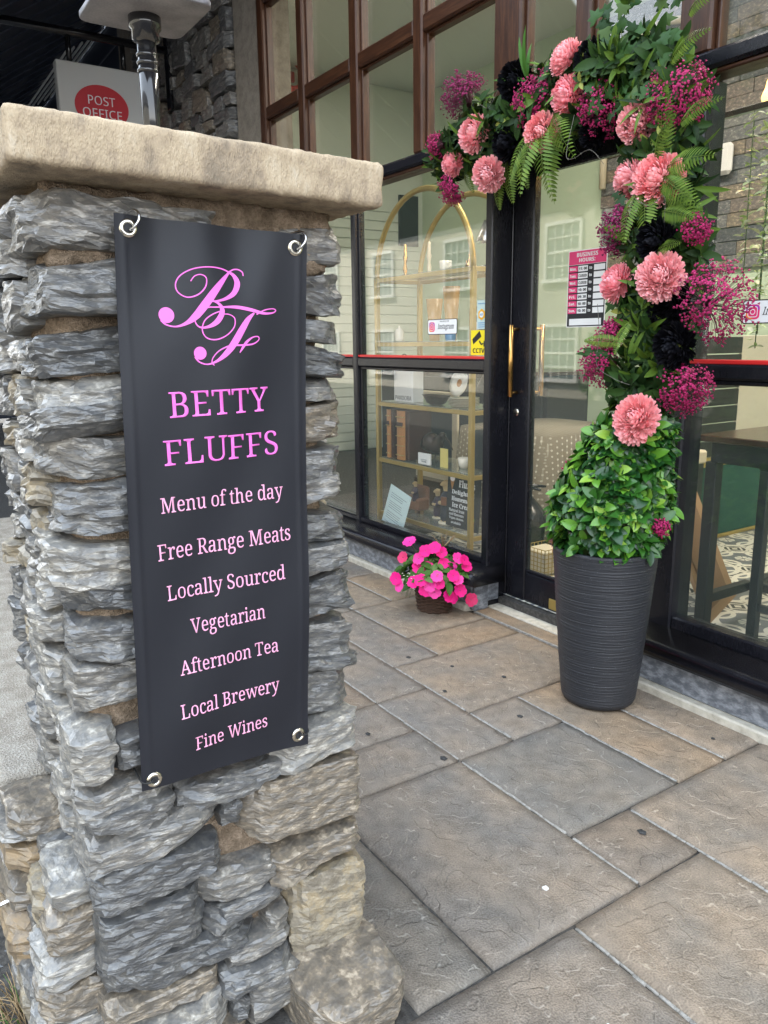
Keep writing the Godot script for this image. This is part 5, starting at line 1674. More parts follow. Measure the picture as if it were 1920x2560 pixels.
func cluster(n: int, l: float, w: float, pal: Array, spread: float, sd: int, curl := .35) -> ArrayMesh:
	# leaves in a whorl round +y
	var r := RandomNumberGenerator.new()
	r.seed = sd
	var st := mb()
	for i in n:
		var a := TAU * i / n + r.randf_range(-.3, .3)
		var lift := lerpf(1.25, .25, spread) + r.randf_range(-.25, .25)
		var b := Basis(Vector3.UP, a) * Basis(Vector3.RIGHT, -lift)
		var s := r.randf_range(.75, 1.2)
		leaf_into(st, l * s, w * s, curl, .35, Transform3D(b, Vector3(0, r.randf_range(-.2, .1) * l, 0)), pal[r.randi() % pal.size()], 6)
	return done(st)

func ivy_leaf(s: float, col: Color) -> ArrayMesh:
	var st := mb()
	var o := [Vector2(0, -.12), Vector2(-.28, -.2), Vector2(-.5, -.08), Vector2(-.3, .12), Vector2(-.42, .42), Vector2(-.16, .4), Vector2(0, .85), Vector2(.16, .4), Vector2(.42, .42), Vector2(.3, .12), Vector2(.5, -.08), Vector2(.28, -.2)]
	st.set_color(col)
	for i in o.size():
		var a: Vector2 = o[i]
		var b: Vector2 = o[(i + 1) % o.size()]
		tri(st, Vector3(0, .05, .1) * s, Vector3(a.x, -.12 * a.length(), a.y) * s, Vector3(b.x, -.12 * b.length(), b.y) * s, Vector3.UP)
	return done(st)

func fern(l: float, sd: int, bend: float) -> ArrayMesh:
	# a frond along +z that arches down, with paired leaflets
	var r := RandomNumberGenerator.new()
	r.seed = sd
	var st := mb()
	var n := 20
	var pts := []
	for i in n + 1:
		var t := float(i) / n
		pts.append(Vector3(0, .12 * l * sin(t * 1.6) - bend * l * t * t, l * t * (1 - .1 * bend * t)))
	st.set_color(c3(.09, .13, .02))
	tube(st, pts, .0016, .0006, 5, false)
	for i in range(1, n):
		var t := float(i) / n
		var pl := l * .24 * pow(sin(PI * pow(t * .93 + .05, .7)), .8)
		var g := r.randf_range(.85, 1.15)
		var c := c3(.06, .115, .014).lerp(c3(.12, .18, .025), r.randf()) * g
		for s in [-1.0, 1.0]:
			var dir := Basis(Vector3.UP, s * (PI * .5 - .38)) * Basis(Vector3.RIGHT, .2)
			leaf_into(st, pl, l * .043, .18, .2, Transform3D(dir, pts[i]), c, 3)
	return done(st)

func mum(rad: float, n: int, sd: int, cols: Array, deep: float) -> ArrayMesh:
	# a pompom chrysanthemum facing +y: overlapping spoon shaped petals over a dome
	var r := RandomNumberGenerator.new()
	r.seed = sd
	var st := mb()
	for i in n:
		var f := (i + .5) / n
		var th := acos(1.0 - f * (1.0 - cos(1.95)))
		var ph := i * 2.39996 + r.randf_range(-.2, .2)
		var d := Vector3(sin(th) * cos(ph), cos(th), sin(th) * sin(ph))
		var L := rad * r.randf_range(.9, 1.02)
		var side := d.cross(Vector3.UP)
		side = side.normalized() if side.length() > .01 else Vector3.RIGHT
		var inn := side.cross(d).normalized()     # towards the crown of the flower
		var tw := r.randf_range(-.4, .4)
		side = (side * cos(tw) + inn * sin(tw)).normalized()
		inn = side.cross(d).normalized()
		var w := rad * r.randf_range(.18, .24)
		var ct: Color = cols[0].lerp(cols[1], r.randf()) * r.randf_range(.92, 1.08)
		st.set_color(ct)
		var pr := []
		for k in 6:
			var t := k / 5.0
			var rr := lerpf(.35, 1.0, t) * L
			var lean := (.34 * t * t - .2 * t) * rad
			var hw: float = w * .5 * [.35, .7, .95, 1.0, .84, .42][k]
			var c := Vector3(d.x, d.y * .86, d.z) * rr + inn * lean - Vector3.UP * deep * rad
			pr.append([c - side * hw + inn * hw * .55, c - inn * hw * .1, c + side * hw + inn * hw * .55])
		for k in 5:
			for s in 2:
				quad(st, pr[k][s], pr[k][s + 1], pr[k + 1][s + 1], pr[k + 1][s], inn)
	return done(st)

func spray(rad: float, n: int, sd: int, droop: float) -> Array:
	# branching sprig from the origin to +y: stems and small cup florets
	var r := RandomNumberGenerator.new()
	r.seed = sd
	var ss := mb()
	var fs := mb()
	for i in n:
		var a := r.randf() * TAU
		var q := sqrt(r.randf())
		var tip := Vector3(cos(a) * q * rad, rad * lerpf(.5, 1.55, r.randf()) * (1.0 - .3 * q), sin(a) * q * rad)
		tip.y -= droop * rad * q * q
		var knee := tip * .55 + Vector3(0, rad * .12, 0)
		if i % 3 == 0:
			tube(ss, [Vector3.ZERO, knee * .5, knee], .0012, .0008, 4, false)
		tube(ss, [knee, tip], .0007, .0005, 3, false)
		for j in r.randi_range(2, 4):
			var p := tip + Vector3(r.randf_range(-1, 1), r.randf_range(-1, 1), r.randf_range(-1, 1)) * .011
			var d := (p - knee).normalized()
			var s1 := d.cross(Vector3.UP if absf(d.y) < .9 else Vector3.RIGHT).normalized()
			var s2 := s1.cross(d)
			var sz := r.randf_range(.0036, .0056)
			var base := p - d * sz
			for k in 5:
				var a0 := TAU * k / 5
				var a1 := TAU * (k + 1) / 5
				var e0 := p + (s1 * cos(a0) + s2 * sin(a0)) * sz * .8 + d * sz * .4
				var e1 := p + (s1 * cos(a1) + s2 * sin(a1)) * sz * .8 + d * sz * .4
				tri(fs, base, e0, e1, (e0 + e1) * .5 - p)
				tri(fs, p + d * sz * .1, e0, e1, d)
			if j == 0:
				tube(ss, [tip, p], .0005, .0005, 3, false)
	return [done(ss), done(fs)]

func look(dir: Vector3, roll := 0.0) -> Basis:
	# +y turned to DIR
	var y := dir.normalized()
	var x := y.cross(Vector3.BACK if absf(y.z) < .9 else Vector3.RIGHT).normalized()
	var z := x.cross(y)
	return Basis(x, y, z) * Basis(Vector3.UP, roll)

func scatter_parts(parent: Node, called: String, meshes: Array, m: Material, xfs: Array, most: int) -> void:
	# the nearest ones as parts, the rest as one
	var rest := mb()
	var k := 0
	for i in xfs.size():
		var ms: ArrayMesh = meshes[i % meshes.size()]
		if i < most:
			put(called, ms, m, parent, xfs[i])
		else:
			rest.append_from(ms, 0, xfs[i])
			k += 1
	if k > 0:
		stuff(put(called + "_mass", rest.commit(), m, parent))

func build_planter() -> void:
	var at := Vector3(-1.743, 0, -2.04)
	var t := thing("planter", "tall dark grey ribbed planter with pale flecks on the paving", "planter", at)
	var st := mb()
	var pr := [Vector2(0.0, .003), Vector2(.105, .003), Vector2(.122, .008), Vector2(.127, .02)]
	var n := 150
	for i in n + 1:
		var f := float(i) / n
		var rib := .00055 * sin(f * 320.0) + .0006 * fn.get_noise_1d(f * 6000.0)
		pr.append(Vector2(lerpf(.128, .1745, pow(f, .92)) + rib * 1.6, lerpf(.022, .548, f)))
	pr.append_array([Vector2(.177, .555), Vector2(.175, .562), Vector2(.168, .564), Vector2(.163, .558), Vector2(.155, .5), Vector2(0, .5)])
	lathe(st, pr, 96, Vector3.ZERO, .0045)
	obj("pot", st, M.planter_plastic, t)
	var s2 := mb()
	lathe(s2, [Vector2(.156, .515), Vector2(0, .53)], 32)
	obj("soil", s2, M.soil, t)
	# clipped box foliage
	var p := thing("box_plant", "glossy green artificial box foliage rising out of the tall planter", "plant", at + Vector3(0, .52, 0))
	var core := mb()
	lathe(core, [Vector2(.1, 0), Vector2(.13, .1), Vector2(.125, .22), Vector2(.08, .38), Vector2(0, .45)], 20, Vector3(.02, 0, 0), .2)
	obj("filler_core", core, M.stem_green, p)  # added solid body that blocks the view through the leaves
	var dk := c3(.014, .055, .012)
	var md := c3(.035, .12, .018)
	var lt := c3(.1, .25, .025)
	var lm := c3(.22, .38, .05)
	var kinds := []
	for i in 6:
		kinds.append(cluster(6, .046, .026, [dk, dk, md, md, lt] if i < 4 else [md, lt, lm, dk], .6, 100 + i, .25))
	var near := []
	var far := []
	for i in 680:
		var y := rng.randf_range(.045, .47)
		var f := y / .46
		var r := lerpf(.148, .182, smoothstep(.05, .35, f)) * (1.0 - .42 * smoothstep(.35, 1.0, f))
		var a := rng.randf() * TAU
		var c := Vector3(lerpf(0.0, .085, f * f), y, lerpf(0, -.02, f))
		var dp := rng.randf_range(.86, 1.03)
		var d := Vector3(cos(a), .25 + .5 * f, sin(a)).normalized()
		var pos := c + Vector3(cos(a), 0, sin(a)) * r * dp
		var xf := Transform3D(look(d + Vector3(rng.randf_range(-.5, .5), rng.randf_range(-.3, .5), rng.randf_range(-.5, .5)), rng.randf() * TAU).scaled(Vector3.ONE * rng.randf_range(.8, 1.2)), pos)
		if d.dot(Vector3(.65, 0, .76)) > .05 and near.size() < 290:
			near.append(xf)
		else:
			far.append(xf)
	scatter_parts(p, "leaf_cluster", kinds, M.leaf_box, near + far, near.size())

func build_basket() -> void:
	var at := Vector3(-2.83, 0, -2.13)
	var t := thing("wicker_basket", "small round dark wicker basket on the paving by the door post", "basket", at)
	t.scale = Vector3.ONE * 1.18
	var s := mb()
	lathe(s, [Vector2(0, .004), Vector2(.058, .004), Vector2(.074, .125), Vector2(.066, .125), Vector2(0, .11)], 24)
	obj("liner", s, M.soil, t)
	for k in 17:
		var y := .006 + k * .0072
		var r := lerpf(.064, .081, k / 16.0)
		var w := mb()
		var pts := []
		for i in 97:
			var a := TAU * i / 96
			var o := sin(a * 11 + (PI if k % 2 == 0 else 0.0)) * .0035 + fn.get_noise_1d(a * 300 + k * 77) * .0012
			pts.append(Vector3(cos(a) * (r + o), y + fn.get_noise_1d(a * 200 + k * 991) * .0022, sin(a) * (r + o)))
		tube(w, pts, .0042, .0042, 6, false)
		obj("weaver", w, M.wicker, t)
	for i in 22:
		var a := TAU * i / 22
		var w := mb()
		tube(w, [Vector3(cos(a) * .062, .002, sin(a) * .062), Vector3(cos(a) * .08, .13, sin(a) * .08)], .003, .003, 5)
		obj("stake", w, M.wicker, t)
	var p := thing("busy_lizzie", "magenta flowering plant filling the wicker basket", "plant", at + Vector3(0, .13, 0))
	p.scale = Vector3.ONE * 1.3
	# leaves
	var lf := [cluster(4, .04, .022, [c3(.04, .1, .018), c3(.07, .15, .03), c3(.025, .07, .015)], .75, 61), cluster(3, .045, .024, [c3(.05, .12, .02), c3(.1, .17, .05)], .9, 62)]
	var xs := []
	for i in 95:
		var a := rng.randf() * TAU
		var q := sqrt(rng.randf())
		var pos := Vector3(cos(a) * q * .125, .005 + (1.0 - q) * .1 + rng.randf_range(0, .05), sin(a) * q * .125)
		xs.append(Transform3D(look(Vector3(cos(a) * q, .9, sin(a) * q) + Vector3(rng.randf_range(-.4, .4), 0, rng.randf_range(-.4, .4)), rng.randf() * TAU), pos))
	scatter_parts(p, "leaf_cluster", lf, M.leaf_vc, xs, 60)
	# flowers: five broad petals
	var fm := []
	for k in 3:
		var fs := mb()
		for i in 5:
			var b := Basis(Vector3.UP, TAU * i / 5 + k) * Basis(Vector3.RIGHT, -.12 - .08 * (i % 2))
			var ring := []
			for j in 9:
				var u := PI * j / 8.0
				ring.append(b * Vector3(-cos(u) * .0125, .001 * sin(j * 2.0), .012 + sin(u) * .0125 - (.002 if j == 4 else 0.0)))
			for j in 8:
				tri(fs, b * Vector3(0, 0, .001), ring[j], ring[j + 1], Vector3.UP)
		fm.append(done(fs))
	# spots in the photograph, as x, y in the plane of the basket
	var spots := [[915, 1187], [900, 1205], [935, 1180], [920, 1225], [940, 1235], [905, 1245], [955, 1215], [925, 1255], [890, 1250], [975, 1235], [985, 1245], [990, 1270], [965, 1280], [935, 1270], [1005, 1225], [1000, 1210], [880, 1168], [865, 1205], [850, 1250], [858, 1265], [1015, 1296], [950, 1190], [985, 1205], [900, 1225], [945, 1252], [970, 1225], [915, 1265], [975, 1285]]
	for i in spots.size():
		var q = spots[i]
		var u: float = (q[0] - 935.0) / 620.0
		var v: float = (1292.0 - q[1]) / 620.0
		# u runs across the view, v up
		var across := Vector3(.6, 0, -.8)
		var front := Vector3(.8, 0, .6)
		var dep := sqrt(maxf(0.0, .0169 - u * u * .6)) * (.95 if v < .1 else .55)
		var pos := across * u + Vector3.UP * (v - .03) + front * dep
		var d := front * .8 + across * u * 4.0 + Vector3.UP * (.25 + v * 2.0) + Vector3(rng.randf_range(-.3, .3), rng.randf_range(-.2, .3), rng.randf_range(-.3, .3))
		put("flower", fm[i % 3], M.petal_deep if i in [17, 20] else (M.petal_rose if i % 3 == 1 else M.petal_magenta), p, Transform3D(look(d, rng.randf() * TAU).scaled(Vector3.ONE * rng.randf_range(.85, 1.12)), pos))
		var ss := mb()
		tube(ss, [Vector3(pos.x * .3, 0, pos.z * .3), pos * .6 + Vector3.UP * .01, pos - d.normalized() * .002], .0014, .001, 5, false)
		obj("stem", ss, M.stem_green, p)
	var ds := mb()
	for i in 16:
		var a := rng.randf() * TAU
		var b := Vector3(.01, .13, -.03)
		tube(ds, [b, b + Vector3(cos(a) * .02, .02, sin(a) * .02), b + Vector3(cos(a) * .045, .035 + rng.randf() * .02, sin(a) * .045)], .0018, .0008, 4, false)
	obj("dry_sprigs", ds, M.stem_dry, p)
	var wh := mb()
	for i in 26:
		var c := Vector3(.0, .02, .1) + Vector3(rng.randf_range(-.04, .035), rng.randf_range(-.02, .045), rng.randf_range(-.02, .03))
		lathe(wh, [Vector2(0, -.002), Vector2(.0034, 0), Vector2(0, .002)], 6, c)
	obj("white_buds", wh, M.petal_white, p)
	for k in 7:
		var sp := mb()
		var a := rng.randf_range(-.4, 1.9)
		var o := Vector3(cos(a), 0, sin(a))
		tube(sp, v3path([o * .05 + Vector3.UP * .03, o * .1 + Vector3.UP * .02, o * .125 - Vector3.UP * .03], 4), .0012, .0008, 4, false)
		obj("trailing_stem", sp, M.stem_green, p)

const PATH := [[-2.87, 1.99, -2.21, .07], [-2.7, 2.06, -2.215, .1], [-2.5, 2.06, -2.215, .12], [-2.25, 2.08, -2.215, .12], [-2.02, 2.06, -2.21, .12], [-1.83, 2.12, -2.21, .14], [-1.73, 1.97, -2.21, .13], [-1.7, 1.72, -2.19, .105], [-1.65, 1.5, -2.15, .105], [-1.665, 1.29, -2.13, .1], [-1.665, 1.08, -2.11, .1], [-1.69, .92, -2.1, .1]]

func build_garland() -> void:
	var t := thing("flower_garland", "artificial garland of pink and black flowers round the shop door", "garland")
	var q := smooth_path(PATH, 10)
	# frame wire that carries it
	var ws := mb()
	var wp := []
	for r in q:
		wp.append(Vector3(r[0], r[1], r[2] - .03))
	tube(ws, wp, .016, .016, 6)
	obj("carrier", ws, M.stem_dry, t)
	# leafy mass
	var dk := c3(.012, .034, .01)
	var md := c3(.024, .06, .014)
	var lt := c3(.085, .15, .02)
	var yl := c3(.25, .27, .06)
	var lf := []
	for i in 5:
		lf.append(cluster(5, .062, .026, [dk, dk, md, md] if i < 3 else [md, lt, dk, md], .55, 200 + i))
	lf.append(cluster(5, .04, .018, [lt, yl, md], .6, 220))
	lf.append(cluster(6, .09, .014, [md, dk, lt], .35, 221, .5))
	var xs := []
	for i in 1100:
		var r = q[rng.randi() % q.size()]
		var a := rng.randf() * TAU
		var fr := rng.randf_range(.25, .98)
		# the garland runs along x above the door and along y beside it
		var across := Vector3(0, cos(a), sin(a)) if r[0] < -1.9 else Vector3(cos(a), 0, sin(a))
		if across.z < 0:
			across.z *= .45
		var pos: Vector3 = Vector3(r[0] + rng.randf_range(-.03, .03), r[1] + rng.randf_range(-.03, .03), r[2]) + across * r[3] * fr
		var d := across + Vector3(rng.randf_range(-.5, .5), rng.randf_range(-.5, .4), rng.randf_range(0, .7))
		xs.append(Transform3D(look(d, rng.randf() * TAU).scaled(Vector3.ONE * rng.randf_range(.75, 1.2)), pos))
	scatter_parts(t, "leaf_cluster", lf, M.leaf_vc, xs, 240)
	# ivy towards the upper right corner
	var iv := [ivy_leaf(.05, c3(.022, .06, .014)), ivy_leaf(.06, c3(.03, .075, .016)), ivy_leaf(.045, c3(.014, .042, .01)), ivy_leaf(.05, c3(.05, .09, .02))]
	xs = []
	for i in 150:
		var c := Vector3(-1.82, 2.12, -2.18)
		var o := Vector3(rng.randf_range(-.17, .17), rng.randf_range(-.17, .17), rng.randf_range(0, .1))
		if i > 105:
			c = Vector3(-1.69, 1.9 - rng.randf() * .95, -2.1)
			o = Vector3(rng.randf_range(-.13, .13), 0, rng.randf_range(-.02, .04))
		xs.append(Transform3D(look(Vector3(rng.randf_range(-.3, .8), rng.randf_range(-.2, .6), 1), rng.randf() * TAU), c + o))
	scatter_parts(t, "ivy_leaf", iv, M.leaf_vc, xs, 150)
	# flowers: x, y, z, radius
	var pink := [[-2.097, 2.191, -2.120, 0.064], [-2.070, 2.061, -2.110, 0.070], [-1.755, 1.904, -2.100, 0.072], [-2.167, 1.965, -2.090, 0.066], [-2.559, 2.044, -2.110, 0.070], [-2.722, 1.964, -2.130, 0.056], [-2.473, 1.875, -2.110, 0.071], [-1.638, 1.722, -2.060, 0.078], [-1.780, 1.747, -2.100, 0.062], [-1.760, 1.427, -2.040, 0.064], [-1.560, 1.432, -2.000, 0.074], [-1.575, 1.012, -1.945, 0.075]]
	var face := [Vector3(-.3, .5, .8), Vector3(-.2, .1, 1), Vector3(.25, -.1, 1), Vector3(.3, -.05, 1), Vector3(.2, .15, 1), Vector3(-.1, .0, 1), Vector3(.2, -.3, 1), Vector3(.2, .35, 1), Vector3(-.5, .1, 1), Vector3(-.3, .25, 1), Vector3(.3, .3, 1), Vector3(.25, .35, 1)]
	var pm := []
	for k in 4:
		pm.append(mum(1.0, [300, 270, 320, 285][k], 300 + k, [[c3(.97, .42, .45), c3(.98, .38, .43), c3(.95, .45, .47), c3(.97, .4, .42)][k], [c3(.99, .6, .61), c3(.98, .55, .58), c3(.99, .64, .65), c3(.99, .56, .56)][k]], .25))
	for i in pink.size():
		var f = pink[i]
		put("pink_flower", pm[i % 4], M.petal_pink, t, Transform3D(look(face[i], i * 1.3) * Basis.from_scale(Vector3(1.0 + .06 * sin(i * 2.1), .88 + .16 * fposmod(i * .37, 1.0), 1.0 + .06 * cos(i * 1.7)) * f[3] * 1.04), Vector3(f[0], f[1], f[2])))
	var black := [[-1.978, 2.147, -2.130, 0.076], [-2.375, 2.188, -2.150, 0.075], [-2.395, 1.977, -2.140, 0.078], [-2.727, 2.064, -2.170, 0.066], [-1.966, 1.927, -2.140, 0.056], [-1.609, 1.536, -2.030, 0.068], [-1.520, 1.224, -2.030, 0.072], [-1.579, 1.360, -2.070, 0.072]]
	var bm := [mum(1.0, 200, 400, [c3(1, 1, 1), c3(1, 1, 1)], .25), mum(1.0, 200, 401, [c3(1, 1, 1), c3(1, 1, 1)], .25)]
	for i in black.size():
		var f = black[i]
		put("black_flower", bm[i % 2], M.petal_black, t, Transform3D(look(Vector3(.25 * sin(i * 2.0), .2 * cos(i * 1.7), 1), i).scaled(Vector3.ONE * f[3] * 1.05), Vector3(f[0], f[1], f[2])))
	# burgundy sprays: x, y, radius, out direction
	var sp := [[-2.656, 2.227, -2.100, .097, Vector3(-.5, .7, .4)], [-2.257, 2.090, -2.100, .1, Vector3(-.3, .1, 1)], [-1.928, 1.984, -2.100, .098, Vector3(-.1, -.1, 1)], [-1.610, 1.973, -2.100, .098, Vector3(.5, .3, .8)], [-1.794, 1.597, -2.050, .079, Vector3(-1, .35, .5)], [-1.845, 1.193, -2.050, .093, Vector3(-1, .3, .5)], [-1.364, 1.351, -2.050, .115, Vector3(1, .1, .5)], [-1.462, 1.087, -2.050, .08, Vector3(.9, -.35, .6)], [-2.713, 1.840, -2.100, .06, Vector3(-.5, -.6, .6)], [-2.808, 2.045, -2.100, .05, Vector3(-1, .1, .4)], [-1.470, 1.560, -2.050, .04, Vector3(1, .3, .5)], [-1.930, 0.805, -2.050, .036, Vector3(-1, .6, .6)], [-1.528, 0.663, -2.050, .026, Vector3(1, 0, .4)], [-1.792, 1.268, -2.050, .055, Vector3(-1, .3, .4)]]
	for i in sp.size():
		var a = sp[i]
		var n := int(clampf(a[3] * 2600, 40, 280))
		var m := spray(a[3], n, 500 + i, .3)
		var d: Vector3 = (a[4] as Vector3).normalized()
		var pos: Vector3 = Vector3(a[0], a[1], a[2]) - d * a[3] * .95
		var g := part("flower_spray", t)
		g.transform = Transform3D(look(d, i * .7), pos)
		put("sprig", m[0], M.stem_wine, g)
		put("florets", m[1], M.petal_burgundy if i != 0 and i != 4 else M.petal_wine, g)
	# ferns: root, direction, length, bend
	var fr := [[Vector3(-2.17, 2.0, -2.12), Vector3(-.1, -.6, .5), .26, .5], [Vector3(-2.15, 2.0, -2.11), Vector3(.15, -.7, .45), .25, .6], [Vector3(-2.13, 2.02, -2.12), Vector3(.5, -.5, .5), .22, .6], [Vector3(-2.2, 2.0, -2.12), Vector3(-.45, -.6, .4), .22, .5], [Vector3(-2.14, 2.0, -2.14), Vector3(.0, -.8, .3), .27, .5], [Vector3(-1.66, 1.8, -2.12), Vector3(.05, .9, .2), .2, .2], [Vector3(-1.66, 1.76, -2.08), Vector3(.45, .6, .5), .17, .4], [Vector3(-1.62, 1.74, -2.07), Vector3(.9, .1, .4), .2, .4], [Vector3(-1.62, 1.72, -2.06), Vector3(.8, -.4, .5), .2, .5], [Vector3(-1.66, 1.7, -2.06), Vector3(.2, -.9, .5), .19, .5], [Vector3(-1.68, 1.7, -2.05), Vector3(-.1, -.8, .6), .17, .5], [Vector3(-1.6, 1.72, -2.07), Vector3(.6, -.7, .4), .2, .5], [Vector3(-1.62, 2.17, -2.14), Vector3(.7, .3, .5), .16, .8], [Vector3(-1.66, 2.05, -2.12), Vector3(.8, .4, .4), .15, .5], [Vector3(-2.72, 1.98, -2.2), Vector3(.3, -.9, .05), .14, .3], [Vector3(-2.42, 1.96, -2.18), Vector3(.1, -.9, .15), .2, .3], [Vector3(-2.36, 1.96, -2.17), Vector3(.3, -.8, .15), .17, .3], [Vector3(-2.48, 1.95, -2.19), Vector3(-.1, -.9, .1), .2, .3], [Vector3(-1.6, 1.5, -2.03), Vector3(.8, .2, .5), .12, .4], [Vector3(-1.7, 1.55, -2.03), Vector3(-.7, .5, .5), .1, .4], [Vector3(-1.66, 1.3, -2.0), Vector3(-.1, -.7, .6), .11, .4], [Vector3(-1.7, 1.24, -2.01), Vector3(-.8, .1, .5), .12, .3], [Vector3(-1.6, 1.62, -2.05), Vector3(.9, -.2, .4), .15, .3], [Vector3(-1.58, 1.86, -2.08), Vector3(.8, .3, .4), .15, .5]]
	for i in fr.size():
		var a = fr[i]
		var dz: Vector3 = (a[1] as Vector3).normalized()
		var up := (Vector3(0, 0, 1) + Vector3(0, .35, 0)).slide(dz).normalized()
		put("fern_frond", fern(a[2], 600 + i, a[3]), M.leaf_vc, t, Transform3D(Basis(up.cross(dz), up, dz), a[0]))
	# long blades
	for i in 12:
		var st := mb()
		var c := [Vector3(-2.3, 2.17, -2.15), Vector3(-1.84, 2.24, -2.14), Vector3(-1.74, 1.2, -2.02)][i % 3] as Vector3
		var d := Vector3(rng.randf_range(-1, .6), rng.randf_range(.2, 1), rng.randf_range(0, .6)).normalized() if i % 3 != 2 else Vector3(-1, rng.randf_range(-.4, .3), .4).normalized()
		var up := Vector3(.2, .3, 1).slide(d).normalized()
		leaf_into(st, rng.randf_range(.1, .17), .017, .35, .3, Transform3D(Basis(up.cross(d), up, d), c), [c3(.05, .13, .02), c3(.09, .18, .03), c3(.025, .07, .018)][i % 3], 6)
		obj("long_leaf", st, M.leaf_vc, t)
	# fairy light wire
	var lw := [[Vector3(-1.95, 1.96, -2.03), Vector3(-1.95, 1.84, -2.0), Vector3(-1.92, 1.82, -2.0), Vector3(-1.84, 1.83, -1.99), Vector3(-1.79, 1.78, -2.0)], [Vector3(-1.66, 1.66, -2.0), Vector3(-1.6, 1.63, -1.99), Vector3(-1.55, 1.65, -1.99), Vector3(-1.56, 1.58, -2.01)], [Vector3(-1.79, 1.36, -2.0), Vector3(-1.75, 1.26, -1.97), Vector3(-1.755, 1.17, -1.97), Vector3(-1.68, 1.13, -1.96), Vector3(-1.62, 1.11, -1.97)], [Vector3(-2.36, 2.14, -2.06), Vector3(-2.4, 2.09, -2.05), Vector3(-2.47, 2.12, -2.07)]]
	for w in lw:
		var st := mb()
		var pts := v3path(w, 6)
		tube(st, pts, .0008, .0008, 5, false)
		for k in range(3, pts.size(), 6):
			lathe(st, [Vector2(0, -.004), Vector2(.0026, 0), Vector2(0, .004)], 6, pts[k])
		obj("fairy_wire", st, M.wire, t)

